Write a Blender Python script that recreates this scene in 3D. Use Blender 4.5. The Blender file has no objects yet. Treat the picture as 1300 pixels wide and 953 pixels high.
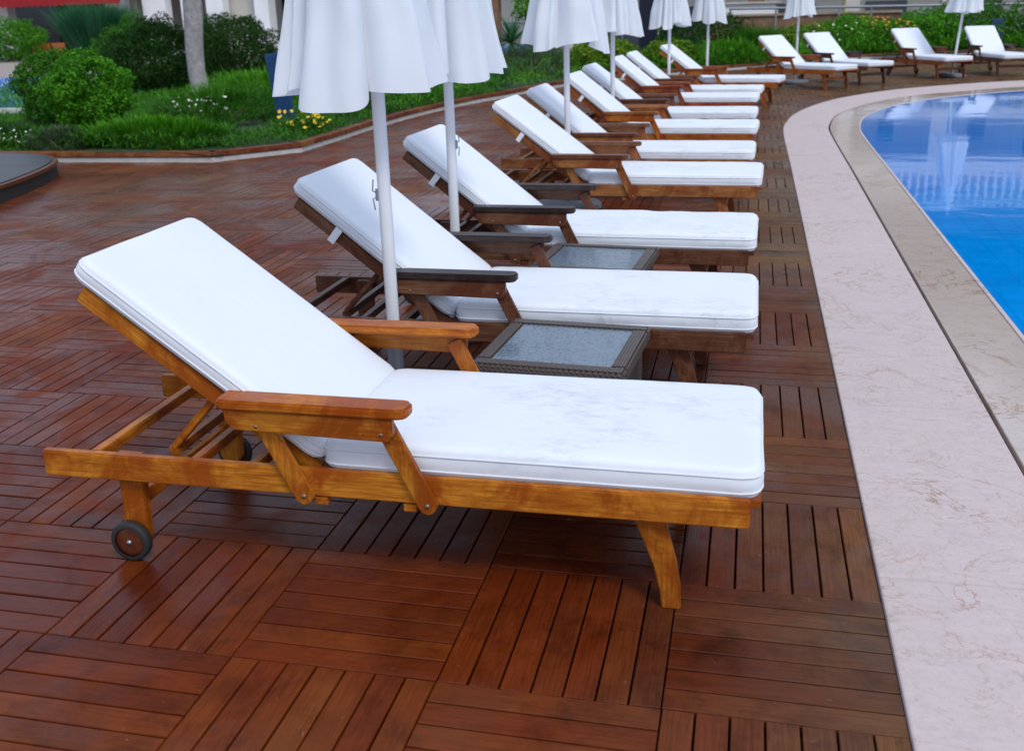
import bpy, bmesh, math, random
import numpy as np
from mathutils import Vector, Matrix, noise
random.seed(7); rng = np.random.default_rng(7)
R = math.radians
scene = bpy.context.scene
COL = scene.collection

# ------------------------------------------------------------------ helpers
def tag(o, label=None, cat=None, group=None, kind=None):
    if label: o['label'] = label
    if cat: o['category'] = cat
    if group: o['group'] = group
    if kind: o['kind'] = kind
    return o

def empty(name, loc=(0, 0, 0), rz=0, label=None, cat=None, group=None):
    o = bpy.data.objects.new(name, None); COL.objects.link(o)
    o.location = loc; o.rotation_euler = (0, 0, rz); o.empty_display_size = .1
    return tag(o, label, cat, group)

def copy_tree(o, parent=None):
    c = o.copy(); COL.objects.link(c); c.parent = parent
    for ch in list(o.children): copy_tree(ch, c)
    return c

def link(name, me, mat, parent=None, color=None):
    o = bpy.data.objects.new(name, me); COL.objects.link(o)
    if mat: me.materials.append(mat)
    o.parent = parent
    if color: o.color = (*color, 1)
    return o

class MB:
    """collects shapes, with a grain UV (u runs along the length of each piece)"""
    def __init__(s): s.v = []; s.f = []; s.uv = []; s.sm = []
    def add(s, vs, fs, uvs, smooth=False):
        b = len(s.v); s.v += [tuple(p) for p in vs]
        for f, u in zip(fs, uvs): s.f.append([b + i for i in f]); s.uv.append(u); s.sm.append(smooth)
    def prism(s, poly, z0, z1, axis='y', bev=.003, M=None, along=None):
        """poly: 2d outline; extruded between z0 and z1 along axis; bevelled"""
        bm = bmesh.new()
        def P(a, b, c):
            return {'y': (a, c, b), 'z': (a, b, c), 'x': (c, a, b)}[axis]
        v0 = [bm.verts.new(P(a, b, z0)) for a, b in poly]; v1 = [bm.verts.new(P(a, b, z1)) for a, b in poly]
        n = len(poly); bm.faces.new(v0); bm.faces.new(v1[::-1])
        for i in range(n): bm.faces.new((v0[i], v1[i], v1[(i + 1) % n], v0[(i + 1) % n]))
        bmesh.ops.recalc_face_normals(bm, faces=bm.faces)
        if bev: bmesh.ops.bevel(bm, geom=[e for e in bm.edges if e.calc_face_angle(0) > .5], offset=bev, segments=2, affect='EDGES', clamp_overlap=True)
        s._take(bm, M, along)
    def box(s, lo, hi, bev=.003, M=None, along=None):
        bm = bmesh.new(); bmesh.ops.create_cube(bm, size=1)
        d = [hi[i] - lo[i] for i in range(3)]; c = [(hi[i] + lo[i]) / 2 for i in range(3)]
        for v in bm.verts: v.co = Vector((v.co.x * d[0] + c[0], v.co.y * d[1] + c[1], v.co.z * d[2] + c[2]))
        if bev: bmesh.ops.bevel(bm, geom=list(bm.edges), offset=min(bev, min(d) * .4), segments=2, affect='EDGES')
        s._take(bm, M, along)
    def beam(s, a, b, w, h, up=(0, 0, 1), bev=.003):
        """rectangular bar between two points"""
        a = Vector(a); b = Vector(b); x = (b - a).normalized(); y = Vector(up).cross(x).normalized(); z = x.cross(y)
        M = Matrix((( x.x, y.x, z.x, a.x), (x.y, y.y, z.y, a.y), (x.z, y.z, z.z, a.z), (0, 0, 0, 1)))
        s.box((0, -w / 2, -h / 2), ((b - a).length, w / 2, h / 2), bev, M, 0)
    def _take(s, bm, M, along):
        bm.verts.ensure_lookup_table(); bm.normal_update()
        vs = [v.co.copy() for v in bm.verts]
        if along is None:
            ext = [max(v[i] for v in vs) - min(v[i] for v in vs) for i in range(3)]; along = ext.index(max(ext))
        off = random.random() * 50
        o1, o2 = [i for i in range(3) if i != along]
        fs = []; uvs = []
        for f in bm.faces:
            k = max((abs(f.normal[i]), i) for i in range(3))[1]
            oth = o2 if k == o1 else o1
            if k == along: uvl = [(vs[v.index][o1] * .3 + off, vs[v.index][o2] + off) for v in f.verts]
            else: uvl = [(vs[v.index][along] + off, vs[v.index][oth] + off * .37 + k * .31) for v in f.verts]
            fs.append([v.index for v in f.verts]); uvs.append(uvl)
        if M is not None: vs = [M @ v for v in vs]
        s.add(vs, fs, uvs); bm.free()
    def tube(s, pts, r, seg=10, closed=False, cap=True):
        pts = [Vector(p) for p in pts]; n = len(pts)
        rs = r if isinstance(r, (list, tuple)) else [r] * n
        vs = []; prev = None
        for i, p in enumerate(pts):
            if closed: t = pts[(i + 1) % n] - pts[i - 1]
            else: t = pts[min(i + 1, n - 1)] - pts[max(i - 1, 0)]
            t.normalize()
            if prev is None:
                a = Vector((0, 0, 1)) if abs(t.z) < .9 else Vector((1, 0, 0)); u = t.cross(a).normalized()
            else: u = (prev - t * prev.dot(t)).normalized()
            prev = u; w = t.cross(u)
            for k in range(seg):
                an = 2 * math.pi * k / seg; vs.append(p + (u * math.cos(an) + w * math.sin(an)) * rs[i])
        fs = []; uv = []
        m = n if closed else n - 1
        for i in range(m):
            j = (i + 1) % n
            for k in range(seg):
                k2 = (k + 1) % seg; fs.append([i * seg + k, i * seg + k2, j * seg + k2, j * seg + k])
                uv.append([(i * .1, k * .02), (i * .1, k * .02 + .02), (i * .1 + .1, k * .02 + .02), (i * .1 + .1, k * .02)])
        s.add(vs, fs, uv, True)
        if cap and not closed:
            s.add(vs[:seg], [list(range(seg))[::-1]], [[(0, 0)] * seg]); s.add(vs[-seg:], [list(range(seg))], [[(0, 0)] * seg])
    def lathe(s, prof, c=(0, 0, 0), seg=24, axis='z', smooth=True):
        vs = []; n = len(prof)
        for r, z in prof:
            for k in range(seg):
                a = 2 * math.pi * k / seg; x, y = r * math.cos(a), r * math.sin(a)
                vs.append((c[0] + x, c[1] + y, c[2] + z) if axis == 'z' else (c[0] + x, c[1] + z, c[2] + y))
        fs = []; uv = []
        for i in range(n - 1):
            for k in range(seg):
                k2 = (k + 1) % seg; f = [i * seg + k, i * seg + k2, (i + 1) * seg + k2, (i + 1) * seg + k]
                if axis == 'y': f = f[::-1]
                fs.append(f); uv.append([(k / seg, i * .1), (k / seg + .04, i * .1), (k / seg + .04, i * .1 + .1), (k / seg, i * .1 + .1)])
        s.add(vs, fs, uv, smooth)
    def mesh(s, name):
        me = bpy.data.meshes.new(name); me.from_pydata(s.v, [], s.f)
        uvl = me.uv_layers.new(name='UVMap'); flat = [c for f in s.uv for u in f for c in u]
        uvl.data.foreach_set('uv', flat); me.polygons.foreach_set('use_smooth', s.sm); me.update()
        return me
    def build(s, name, mat, parent=None, color=None): return link(name, s.mesh(name), mat, parent, color)

def array_mesh(name, V, F, smooth=False):
    V = np.asarray(V, dtype=np.float32); F = np.asarray(F, dtype=np.int32); k = F.shape[1]
    me = bpy.data.meshes.new(name)
    me.vertices.add(len(V)); me.vertices.foreach_set('co', V.ravel())
    me.loops.add(F.size); me.loops.foreach_set('vertex_index', F.ravel())
    me.polygons.add(len(F)); me.polygons.foreach_set('loop_start', np.arange(0, F.size, k, dtype=np.int32))
    me.polygons.foreach_set('loop_total', np.full(len(F), k, dtype=np.int32))
    me.update(calc_edges=True)
    me.polygons.foreach_set('use_smooth', [bool(smooth)] * len(F))
    return me

def catmull(P, per=8):
    P = [np.array(p, float) for p in P]; out = []
    for i in range(len(P) - 1):
        p0 = P[max(i - 1, 0)]; p1 = P[i]; p2 = P[i + 1]; p3 = P[min(i + 2, len(P) - 1)]
        # centripetal-ish: limit tangents to the segment length
        L = np.linalg.norm(p2 - p1)
        t1 = (p2 - p0); t2 = (p3 - p1)
        t1 = t1 / (np.linalg.norm(t1) + 1e-9) * L; t2 = t2 / (np.linalg.norm(t2) + 1e-9) * L
        for k in range(per):
            t = k / per; h = (2*t**3-3*t**2+1, t**3-2*t**2+t, -2*t**3+3*t**2, t**3-t**2)
            out.append(h[0] * p1 + h[1] * t1 + h[2] * p2 + h[3] * t2)
    out.append(P[-1]); return out

# ------------------------------------------------------------------ materials
def M_new(name):
    m = bpy.data.materials.new(name); m.use_nodes = True; nt = m.node_tree
    b = nt.nodes['Principled BSDF']; return m, nt, b
def N(nt, t, **k):
    n = nt.nodes.new(t)
    for a, v in k.items():
        if a in n.inputs: n.inputs[a].default_value = v
        else: setattr(n, a, v)
    return n
def ramp(nt, fac, stops):
    r = nt.nodes.new('ShaderNodeValToRGB'); cr = r.color_ramp
    while len(cr.elements) < len(stops): cr.elements.new(.5)
    for e, (p, c) in zip(cr.elements, stops): e.position = p; e.color = (*c, 1) if len(c) == 3 else c
    nt.links.new(fac, r.inputs[0]); return r.outputs[0]
def mixc(nt, fac, a, b, mode='MIX'):
    n = nt.nodes.new('ShaderNodeMix'); n.data_type = 'RGBA'; n.blend_type = mode
    for s, v in ((0, fac), (6, a), (7, b)):
        if hasattr(v, 'links'): nt.links.new(v, n.inputs[s])
        else: n.inputs[s].default_value = v if not isinstance(v, tuple) else (*v, 1)
    return n.outputs[2]
def math_(nt, op, a, b=0.0, c=None):
    n = nt.nodes.new('ShaderNodeMath'); n.operation = op
    for i, v in enumerate((a, b) if c is None else (a, b, c)):
        if hasattr(v, 'links'): nt.links.new(v, n.inputs[i])
        else: n.inputs[i].default_value = v
    return n.outputs[0]
def noise_(nt, vec, scale, detail=4, rough=.55, dist=0):
    n = N(nt, 'ShaderNodeTexNoise', Scale=scale, Detail=detail, Roughness=rough, Distortion=dist)
    if vec is not None: nt.links.new(vec, n.inputs['Vector'])
    return n.outputs['Fac']
def mapping(nt, vec, scale=(1, 1, 1), loc=(0, 0, 0)):
    n = nt.nodes.new('ShaderNodeMapping'); n.inputs['Scale'].default_value = scale; n.inputs['Location'].default_value = loc
    nt.links.new(vec, n.inputs['Vector']); return n.outputs[0]
def bump(nt, b, h, strength=.3, dist=.01):
    n = N(nt, 'ShaderNodeBump', Strength=strength, Distance=dist); nt.links.new(h, n.inputs['Height']); nt.links.new(n.outputs[0], b.inputs['Normal'])

def simple(name, col, rough=.6, metal=0, var=.15, scale=8, bumps=0, coat=0, spec=.5):
    m, nt, b = M_new(name); tc = N(nt, 'ShaderNodeTexCoord')
    f = noise_(nt, tc.outputs['Object'], scale, 6, .65)
    lo = tuple(c * (1 - var) for c in col); hi = tuple(min(1, c * (1 + var)) for c in col)
    nt.links.new(ramp(nt, f, [(.3, lo), (.7, hi)]), b.inputs['Base Color'])
    b.inputs['Roughness'].default_value = rough; b.inputs['Metallic'].default_value = metal
    b.inputs['Coat Weight'].default_value = coat; b.inputs['Specular IOR Level'].default_value = spec
    if bumps: bump(nt, b, noise_(nt, tc.outputs['Object'], scale * 6, 4), bumps, .005)
    return m

def wood_mat():
    m, nt, b = M_new('lounger_wood'); uv = N(nt, 'ShaderNodeUVMap').outputs[0]; oi = N(nt, 'ShaderNodeObjectInfo')
    tc = N(nt, 'ShaderNodeTexCoord').outputs['Object']
    g = noise_(nt, mapping(nt, uv, (3, 70, 1)), 2.2, 6, .6, .6)
    g2 = noise_(nt, mapping(nt, uv, (1.2, 14, 1)), 2.0, 4, .6, 1.2)
    bl = noise_(nt, tc, 5.5, 8, .72, .8)
    base = oi.outputs['Color']
    red = mixc(nt, 1.0, base, (.50, .27, .30), 'MULTIPLY')
    c = mixc(nt, ramp(nt, bl, [(.42, (0, 0, 0)), (.60, (1, 1, 1))]), red, base)
    c = mixc(nt, ramp(nt, g2, [(.4, (0, 0, 0)), (.7, (.45,) * 3)]), c, mixc(nt, 1.0, base, (.55, .38, .32), 'MULTIPLY'))
    c = mixc(nt, ramp(nt, g, [(.38, (.7,) * 3), (.58, (0, 0, 0))]), c, mixc(nt, 1.0, base, (.38, .25, .2), 'MULTIPLY'))
    nt.links.new(c, b.inputs['Base Color'])
    nt.links.new(ramp(nt, bl, [(.3, (.30,) * 3), (.7, (.5,) * 3)]), b.inputs['Roughness'])
    b.inputs['Coat Weight'].default_value = .04; b.inputs['Coat Roughness'].default_value = .25; b.inputs['Specular IOR Level'].default_value = .25
    bump(nt, b, g, .25, .002); return m

def deck_mat():
    m, nt, b = M_new('deck_wood'); uv = N(nt, 'ShaderNodeUVMap').outputs[0]; geo = N(nt, 'ShaderNodeNewGeometry')
    rnd = geo.outputs['Random Per Island']; pos = geo.outputs['Position']
    base = ramp(nt, rnd, [(0, (.125, .021, .005)), (.25, (.150, .026, .006)), (.5, (.100, .017, .005)), (.75, (.165, .034, .007)), (1, (.110, .019, .005))])
    # weathered greyer boards, in large irregular zones
    z1 = noise_(nt, pos, .55, 3, .5)
    grey = ramp(nt, math_(nt, 'FRACT', math_(nt, 'MULTIPLY', rnd, 7.31)), [(0, (.115, .058, .031)), (.5, (.155, .074, .034)), (1, (.100, .050, .028))])
    sep = N(nt, 'ShaderNodeSeparateXYZ'); nt.links.new(pos, sep.inputs[0])
    # sky sheen painted grey beside the pool; boards on the far side more faded
    edge = N(nt, 'ShaderNodeMapRange'); nt.links.new(sep.outputs[0], edge.inputs[0])
    edge.inputs[1].default_value = 1.75; edge.inputs[2].default_value = 2.5; edge.inputs[3].default_value = 0; edge.inputs[4].default_value = .75
    e2 = N(nt, 'ShaderNodeMapRange'); nt.links.new(sep.outputs[1], e2.inputs[0])
    e2.inputs[1].default_value = .6; e2.inputs[2].default_value = 5; e2.inputs[3].default_value = 0; e2.inputs[4].default_value = .38
    w = math_(nt, 'ADD', math_(nt, 'ADD', edge.outputs[0], e2.outputs[0]), math_(nt, 'MULTIPLY', math_(nt, 'SUBTRACT', z1, .54), 1.6))
    w = math_(nt, 'ADD', w, math_(nt, 'MULTIPLY', math_(nt, 'SUBTRACT', math_(nt, 'FRACT', math_(nt, 'MULTIPLY', rnd, 13.7)), .5), .3))
    wn = nt.nodes.new('ShaderNodeClamp'); nt.links.new(w, wn.inputs[0])
    c = mixc(nt, wn.outputs[0], base, grey)
    g = noise_(nt, mapping(nt, uv, (3, 60, 1)), 2.5, 6, .62, .5)
    c = mixc(nt, ramp(nt, g, [(.3, (.6,) * 3), (.62, (0, 0, 0))]), c, mixc(nt, 1.0, c, (.42, .36, .34), 'MULTIPLY'))
    zt = noise_(nt, pos, 1.1, 4, .6); c = mixc(nt, ramp(nt, zt, [(.44, (0, 0, 0)), (.66, (.5,) * 3)]), c, mixc(nt, 1.0, c, (1.6, 1.9, 1.0), 'MULTIPLY'))
    bl = noise_(nt, pos, 6, 6, .75, .4)
    c = mixc(nt, ramp(nt, bl, [(.48, (0, 0, 0)), (.70, (.75,) * 3)]), c, mixc(nt, 1.0, c, (.4, .36, .36), 'MULTIPLY'))
    # small pale scuffs and dried drops
    sp = noise_(nt, pos, 23, 5, .75, 1.0)
    c = mixc(nt, ramp(nt, sp, [(.66, (0, 0, 0)), (.76, (.5,) * 3)]), c, (.36, .27, .23))
    # grooves machined along each board
    nt.links.new(c, b.inputs['Base Color'])
    # puddled, freshly wetted patches are glossier than the drying boards around them
    wet = ramp(nt, noise_(nt, pos, 1.5, 6, .68, .5), [(.44, (1, 1, 1)), (.57, (0, 0, 0))])
    ro = math_(nt, 'ADD', math_(nt, 'SUBTRACT', .47, math_(nt, 'MULTIPLY', wet, .27)), math_(nt, 'MULTIPLY', g, .10))
    nt.links.new(ro, b.inputs['Roughness']); nt.links.new(math_(nt, 'ADD', .10, math_(nt, 'MULTIPLY', wet, .11)), b.inputs['Specular IOR Level'])
    nt.links.new(mixc(nt, wet, c, mixc(nt, 1.0, c, (.80, .74, .68), 'MULTIPLY')), b.inputs['Base Color'])
    bump(nt, b, math_(nt, 'ADD', g, math_(nt, 'MULTIPLY', bl, .8)), .25, .003); return m

def fabric_mat(name, col, dirt=0.0, transl=0.0):
    m, nt, b = M_new(name); tc = N(nt, 'ShaderNodeTexCoord').outputs['Object']; oi = N(nt, 'ShaderNodeObjectInfo')
    off = N(nt, 'ShaderNodeVectorMath', operation='ADD'); nt.links.new(tc, off.inputs[0])
    cx = N(nt, 'ShaderNodeCombineXYZ'); r10 = math_(nt, 'MULTIPLY', oi.outputs['Random'], 30.0)
    nt.links.new(r10, cx.inputs[0]); nt.links.new(r10, cx.inputs[1]); nt.links.new(cx.outputs[0], off.inputs[1])
    v = off.outputs[0]
    c = mixc(nt, ramp(nt, noise_(nt, v, 3, 5, .6), [(.3, (0, 0, 0)), (.7, (1, 1, 1))]), col, tuple(x * .96 for x in col))
    if dirt:
        streak = noise_(nt, mapping(nt, v, (1, 2.2, 1)), 16, 9, .82, .5); zone = noise_(nt, v, 3.2, 4, .6)
        f = math_(nt, 'MULTIPLY', ramp(nt, streak, [(.46, (0, 0, 0)), (.80, (1, 1, 1))]), ramp(nt, zone, [(.46, (0, 0, 0)), (.62, (1, 1, 1))]))
        c = mixc(nt, math_(nt, 'MULTIPLY', f, dirt), c, (.33, .35, .38))
    nt.links.new(c, b.inputs['Base Color']); b.inputs['Roughness'].default_value = .8; b.inputs['Specular IOR Level'].default_value = .2
    b.inputs['Sheen Weight'].default_value = .1
    wv = noise_(nt, v, 420, 2, .5); wr = noise_(nt, mapping(nt, v, (1, 2.2, 1)), 7, 4, .6, .8)
    bump(nt, b, math_(nt, 'ADD', math_(nt, 'MULTIPLY', wv, .12), wr), .22, .006)
    if transl:
        t = N(nt, 'ShaderNodeBsdfTranslucent'); t.inputs[0].default_value = (*col, 1); mx = N(nt, 'ShaderNodeMixShader'); mx.inputs[0].default_value = transl
        nt.links.new(b.outputs[0], mx.inputs[1]); nt.links.new(t.outputs[0], mx.inputs[2]); nt.links.new(mx.outputs[0], nt.nodes['Material Output'].inputs[0])
    return m

def leaf_mat(name, dark, light, tip=None, rough=.62):
    m, nt, b = M_new(name); geo = N(nt, 'ShaderNodeNewGeometry'); rnd = geo.outputs['Random Per Island']
    zone = noise_(nt, geo.outputs['Position'], 2.2, 3, .6)
    f = math_(nt, 'ADD', math_(nt, 'MULTIPLY', rnd, .6), math_(nt, 'MULTIPLY', math_(nt, 'SUBTRACT', zone, .3), 1.0))
    st = [(.1, dark), (.75, light)] + ([(.97, tip)] if tip else [])
    c = ramp(nt, f, st); nt.links.new(c, b.inputs['Base Color']); b.inputs['Roughness'].default_value = rough; b.inputs['Specular IOR Level'].default_value = .2
    t = N(nt, 'ShaderNodeBsdfTranslucent'); nt.links.new(c, t.inputs[0]); mx = N(nt, 'ShaderNodeMixShader'); mx.inputs[0].default_value = .25
    nt.links.new(b.outputs[0], mx.inputs[1]); nt.links.new(t.outputs[0], mx.inputs[2]); nt.links.new(mx.outputs[0], nt.nodes['Material Output'].inputs[0])
    return m

def marble_mat(name, wet):
    m, nt, b = M_new(name); pos = N(nt, 'ShaderNodeNewGeometry').outputs['Position']
    base = (.535, .445, .425) if not wet else (.50, .415, .365)
    st = noise_(nt, mapping(nt, pos, (3, 14, 1)), 2.5, 8, .7, .5)
    c = ramp(nt, st, [(.25, tuple(x * .90 for x in base)), (.75, tuple(min(1, x * 1.08) for x in base))])
    fl = noise_(nt, pos, 60, 4, .7); c = mixc(nt, ramp(nt, fl, [(.48, (0, 0, 0)), (.72, (.6,) * 3)]), c, tuple(x * .78 for x in base))
    # veins: a thin band where a warped noise crosses its middle value
    vn = noise_(nt, pos, 2.1, 7, .62, 1.3); d = math_(nt, 'ABSOLUTE', math_(nt, 'SUBTRACT', vn, .5))
    v1 = ramp(nt, d, [(0, (1,) * 3), (.011, (0, 0, 0))]); patch = ramp(nt, noise_(nt, pos, 1.5, 2), [(.38, (0, 0, 0)), (.60, (.85,) * 3)])
    c = mixc(nt, math_(nt, 'MULTIPLY', v1, patch), c, (.27, .14, .075))
    vn2 = noise_(nt, pos, 5.5, 6, .6, 1.0); d2 = math_(nt, 'ABSOLUTE', math_(nt, 'SUBTRACT', vn2, .5))
    c = mixc(nt, ramp(nt, d2, [(0, (.5,) * 3), (.008, (0, 0, 0))]), c, (.30, .19, .13))
    sp_ = N(nt, 'ShaderNodeSeparateXYZ'); nt.links.new(pos, sp_.inputs[0])
    jt = math_(nt, 'ABSOLUTE', math_(nt, 'SUBTRACT', math_(nt, 'FRACT', math_(nt, 'DIVIDE', sp_.outputs[1], 1.21)), .5))
    slabn = N(nt, 'ShaderNodeTexWhiteNoise', noise_dimensions='1D'); nt.links.new(math_(nt, 'FLOOR', math_(nt, 'ADD', math_(nt, 'DIVIDE', sp_.outputs[1], 1.21), .5)), slabn.inputs['W'])
    c = mixc(nt, math_(nt, 'MULTIPLY', slabn.outputs['Value'], .08), c, tuple(x * .72 for x in base))
    c = mixc(nt, ramp(nt, jt, [(0, (.22,) * 3), (.0016, (0, 0, 0))]), c, (.20, .165, .15))
    br = nt.nodes.new('ShaderNodeTexBrick')
    if wet:
        s = noise_(nt, pos, 2.8, 5, .6, .8)
        c = mixc(nt, ramp(nt, s, [(.56, (0, 0, 0)), (.70, (.6,) * 3)]), c, (.33, .27, .18))
        nt.links.new(ramp(nt, s, [(.45, (.06,) * 3), (.7, (.2,) * 3)]), b.inputs['Roughness'])
    else:
        b.inputs['Roughness'].default_value = .55
    nt.nodes.remove(br)
    nt.links.new(c, b.inputs['Base Color']); bump(nt, b, fl, .12, .002); return m

def water_mat():
    m, nt, b = M_new('water'); pos = N(nt, 'ShaderNodeNewGeometry').outputs['Position']
    nt.nodes.remove(b); out = nt.nodes['Material Output']
    bm_ = N(nt, 'ShaderNodeBump', Strength=.14, Distance=.015)
    h = math_(nt, 'ADD', noise_(nt, mapping(nt, pos, (1, 1.6, 1)), 1.6, 3, .5), math_(nt, 'MULTIPLY', noise_(nt, pos, 9, 2, .5), .10))
    nt.links.new(h, bm_.inputs['Height'])
    gl = N(nt, 'ShaderNodeBsdfGlossy', Roughness=.045); gl.inputs[0].default_value = (1, 1, 1, 1); nt.links.new(bm_.outputs[0], gl.inputs['Normal'])
    tr = N(nt, 'ShaderNodeBsdfTransparent'); tr.inputs[0].default_value = (.13, .84, .97, 1)
    fr = N(nt, 'ShaderNodeFresnel', IOR=1.33); nt.links.new(bm_.outputs[0], fr.inputs['Normal'])
    mx = N(nt, 'ShaderNodeMixShader'); nt.links.new(fr.outputs[0], mx.inputs[0]); nt.links.new(tr.outputs[0], mx.inputs[1]); nt.links.new(gl.outputs[0], mx.inputs[2])
    nt.links.new(mx.outputs[0], out.inputs[0]); return m

def rattan_mat():
    m, nt, b = M_new('rattan'); tc = N(nt, 'ShaderNodeTexCoord').outputs['Object']
    ck = N(nt, 'ShaderNodeTexChecker', Scale=110.0); nt.links.new(tc, ck.inputs[0])
    sep = N(nt, 'ShaderNodeSeparateXYZ'); nt.links.new(tc, sep.inputs[0])
    a = math_(nt, 'ABSOLUTE', math_(nt, 'SINE', math_(nt, 'MULTIPLY', math_(nt, 'ADD', sep.outputs[0], sep.outputs[2]), 346.0)))
    b_ = math_(nt, 'ABSOLUTE', math_(nt, 'SINE', math_(nt, 'MULTIPLY', math_(nt, 'ADD', sep.outputs[1], sep.outputs[2]), 346.0)))
    mxv = nt.nodes.new('ShaderNodeMix'); nt.links.new(ck.outputs['Fac'], mxv.inputs[0]); nt.links.new(a, mxv.inputs[2]); nt.links.new(b_, mxv.inputs[3]); h = mxv.outputs[0]
    c = ramp(nt, h, [(.05, (.008, .006, .005)), (.5, (.050, .036, .030)), (1, (.135, .105, .092))]); nt.links.new(c, b.inputs['Base Color'])
    b.inputs['Roughness'].default_value = .4; bump(nt, b, h, .8, .004); return m

def glass_mat():
    m, nt, b = M_new('pebbled_glass'); tc = N(nt, 'ShaderNodeTexCoord').outputs['Object']
    v = N(nt, 'ShaderNodeTexVoronoi', Scale=75.0); nt.links.new(tc, v.inputs['Vector']); f = v.outputs['Distance']
    n = noise_(nt, tc, 45, 4, .7)
    h = math_(nt, 'ADD', f, n)
    nt.links.new(ramp(nt, h, [(.45, (.035, .062, .09)), (.95, (.12, .165, .215))]), b.inputs['Base Color'])
    b.inputs['Roughness'].default_value = .16; b.inputs['Coat Weight'].default_value = .3; bump(nt, b, h, .45, .003); return m

def tile_mat(name):
    """blue tiles with pale curling waves, two rows"""
    m, nt, b = M_new(name); tc = N(nt, 'ShaderNodeTexCoord').outputs['Object']
    sep = N(nt, 'ShaderNodeSeparateXYZ'); nt.links.new(tc, sep.inputs[0])
    u = math_(nt, 'SUBTRACT', math_(nt, 'FRACT', math_(nt, 'MULTIPLY', sep.outputs[0], 4.8)), .5)
    w = math_(nt, 'SUBTRACT', math_(nt, 'FRACT', math_(nt, 'MULTIPLY', sep.outputs[2], 4.8)), .5)
    r = math_(nt, 'SQRT', math_(nt, 'ADD', math_(nt, 'MULTIPLY', u, u), math_(nt, 'MULTIPLY', w, w)))
    a = math_(nt, 'ARCTAN2', w, u); s = math_(nt, 'SINE', math_(nt, 'ADD', math_(nt, 'MULTIPLY', r, 16.0), a))
    c = ramp(nt, s, [(.35, (.05, .16, .50)), (.62, (.45, .58, .76))]); nt.links.new(c, b.inputs['Base Color']); b.inputs['Roughness'].default_value = .2
    return m

W_ = wood_mat(); DECK = deck_mat()
FAB = fabric_mat('cushion_fabric', (.70, .745, .80), .0)
FABD = fabric_mat('seat_fabric', (.70, .742, .80), .9)
CAN = fabric_mat('parasol_fabric', (.86, .90, .94), 0, .38)
PIPE = simple('piping_fabric', (.66, .69, .73), .8, var=.05)
RUB = simple('rubber', (.018, .017, .017), .7)
BOLT = simple('bolt_steel', (.20, .17, .14), .45, .8)
ALU = simple('pole_paint', (.66, .67, .70), .35, 0, .05, 3, coat=.2)
SLV = simple('base_sleeve', (.10, .11, .13), .4, .3)
BASE = simple('base_concrete', (.13, .14, .155), .7, 0, .2, 20, .3)
CHR = simple('cleat_metal', (.35, .36, .37), .3, .9)
RAT = rattan_mat(); GLS = glass_mat()
SOIL = simple('soil', (.022, .045, .012), .95, 0, .5, 14, .6)
STONE = marble_mat('coping_stone', False); WETS = marble_mat('ledge_stone', True)
WATER = water_mat()
def pool_tile_mat():
    m, nt, b = M_new('pool_tile'); pos = N(nt, 'ShaderNodeNewGeometry').outputs['Position']
    sep = N(nt, 'ShaderNodeSeparateXYZ'); nt.links.new(pos, sep.inputs[0]); ds = []
    for k in range(3): ds.append(math_(nt, 'ABSOLUTE', math_(nt, 'SUBTRACT', math_(nt, 'FRACT', math_(nt, 'MULTIPLY', sep.outputs[k], 3.3)), .5)))
    g = math_(nt, 'MAXIMUM', math_(nt, 'MAXIMUM', ds[0], ds[1]), .0)
    line = ramp(nt, g, [(.455, (0, 0, 0)), (.475, (.45,) * 3)])
    c = ramp(nt, noise_(nt, pos, 2.5, 5, .6), [(.3, (.008, .38, .72)), (.7, (.014, .50, .88))])
    nt.links.new(mixc(nt, line, c, (.01, .26, .60)), b.inputs['Base Color']); b.inputs['Roughness'].default_value = .4; return m
POOLT = pool_tile_mat()
KERB = simple('kerb_concrete', (.48, .48, .46), .8, 0, .2, 6, .2)
SLATE = simple('wet_slate', (.016, .018, .023), .38, 0, .5, 3, .3)
DARKM = simple('dark_side', (.018, .019, .020), .6, 0, .3, 4)
BED = simple('deck_bed', (.010, .008, .007), .9)
PAVE = simple('paving', (.30, .26, .23), .7, 0, .2, 3, .2)
LEAF_BRIGHT = leaf_mat('leaf_bright', (.022, .11, .004), (.085, .31, .010), (.20, .47, .025))
LEAF_MID = leaf_mat('leaf_mid', (.016, .075, .005), (.055, .21, .010), (.13, .31, .020))
LEAF_DARK = leaf_mat('leaf_dark', (.010, .036, .004), (.026, .090, .007), (.06, .16, .014))
LEAF_BLUE = leaf_mat('leaf_bluegreen', (.015, .075, .030), (.05, .20, .085), (.14, .32, .17))
LEAF_YEL = leaf_mat('leaf_yellowgreen', (.04, .13, .008), (.15, .29, .015), (.42, .42, .02))
LEAF_OLIVE = leaf_mat('leaf_olive', (.028, .055, .02), (.09, .15, .065), (.22, .22, .16))
BARK = simple('bark_pale', (.30, .28, .29), .85, 0, .35, 9, .8)
BARKD = simple('bark_brown', (.10, .075, .05), .9, 0, .35, 14, .6)
FL_W = simple('petal_white', (.75, .74, .68), .6, 0, .05); FL_Y = simple('petal_yellow', (.75, .55, .02), .6, 0, .1); FL_O = simple('petal_orange', (.62, .25, .02), .6, 0, .1)
WALLW = simple('wall_white', (.78, .79, .82), .8, 0, .08, 1.5, .1); WALLC = simple('wall_cream', (.50, .48, .44), .8, 0, .10, 1.5, .1)
BRICK = simple('wall_brown', (.20, .115, .07), .9, 0, .35, 4, .4)
DGLASS = simple('dark_glass', (.010, .012, .018), .08, 0, .3, 1)
REDC = simple('awning_red', (.30, .004, .008), .8, 0, .15, 4)
ROOFM = simple('roof_dark', (.05, .035, .03), .8, 0, .3, 3, .3)
NAVY = simple('navy_paint', (.008, .012, .035), .45, 0, .15, 4)
BLUEP = simple('blue_plastic', (.012, .055, .16), .45, 0, .3, 7)
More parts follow.
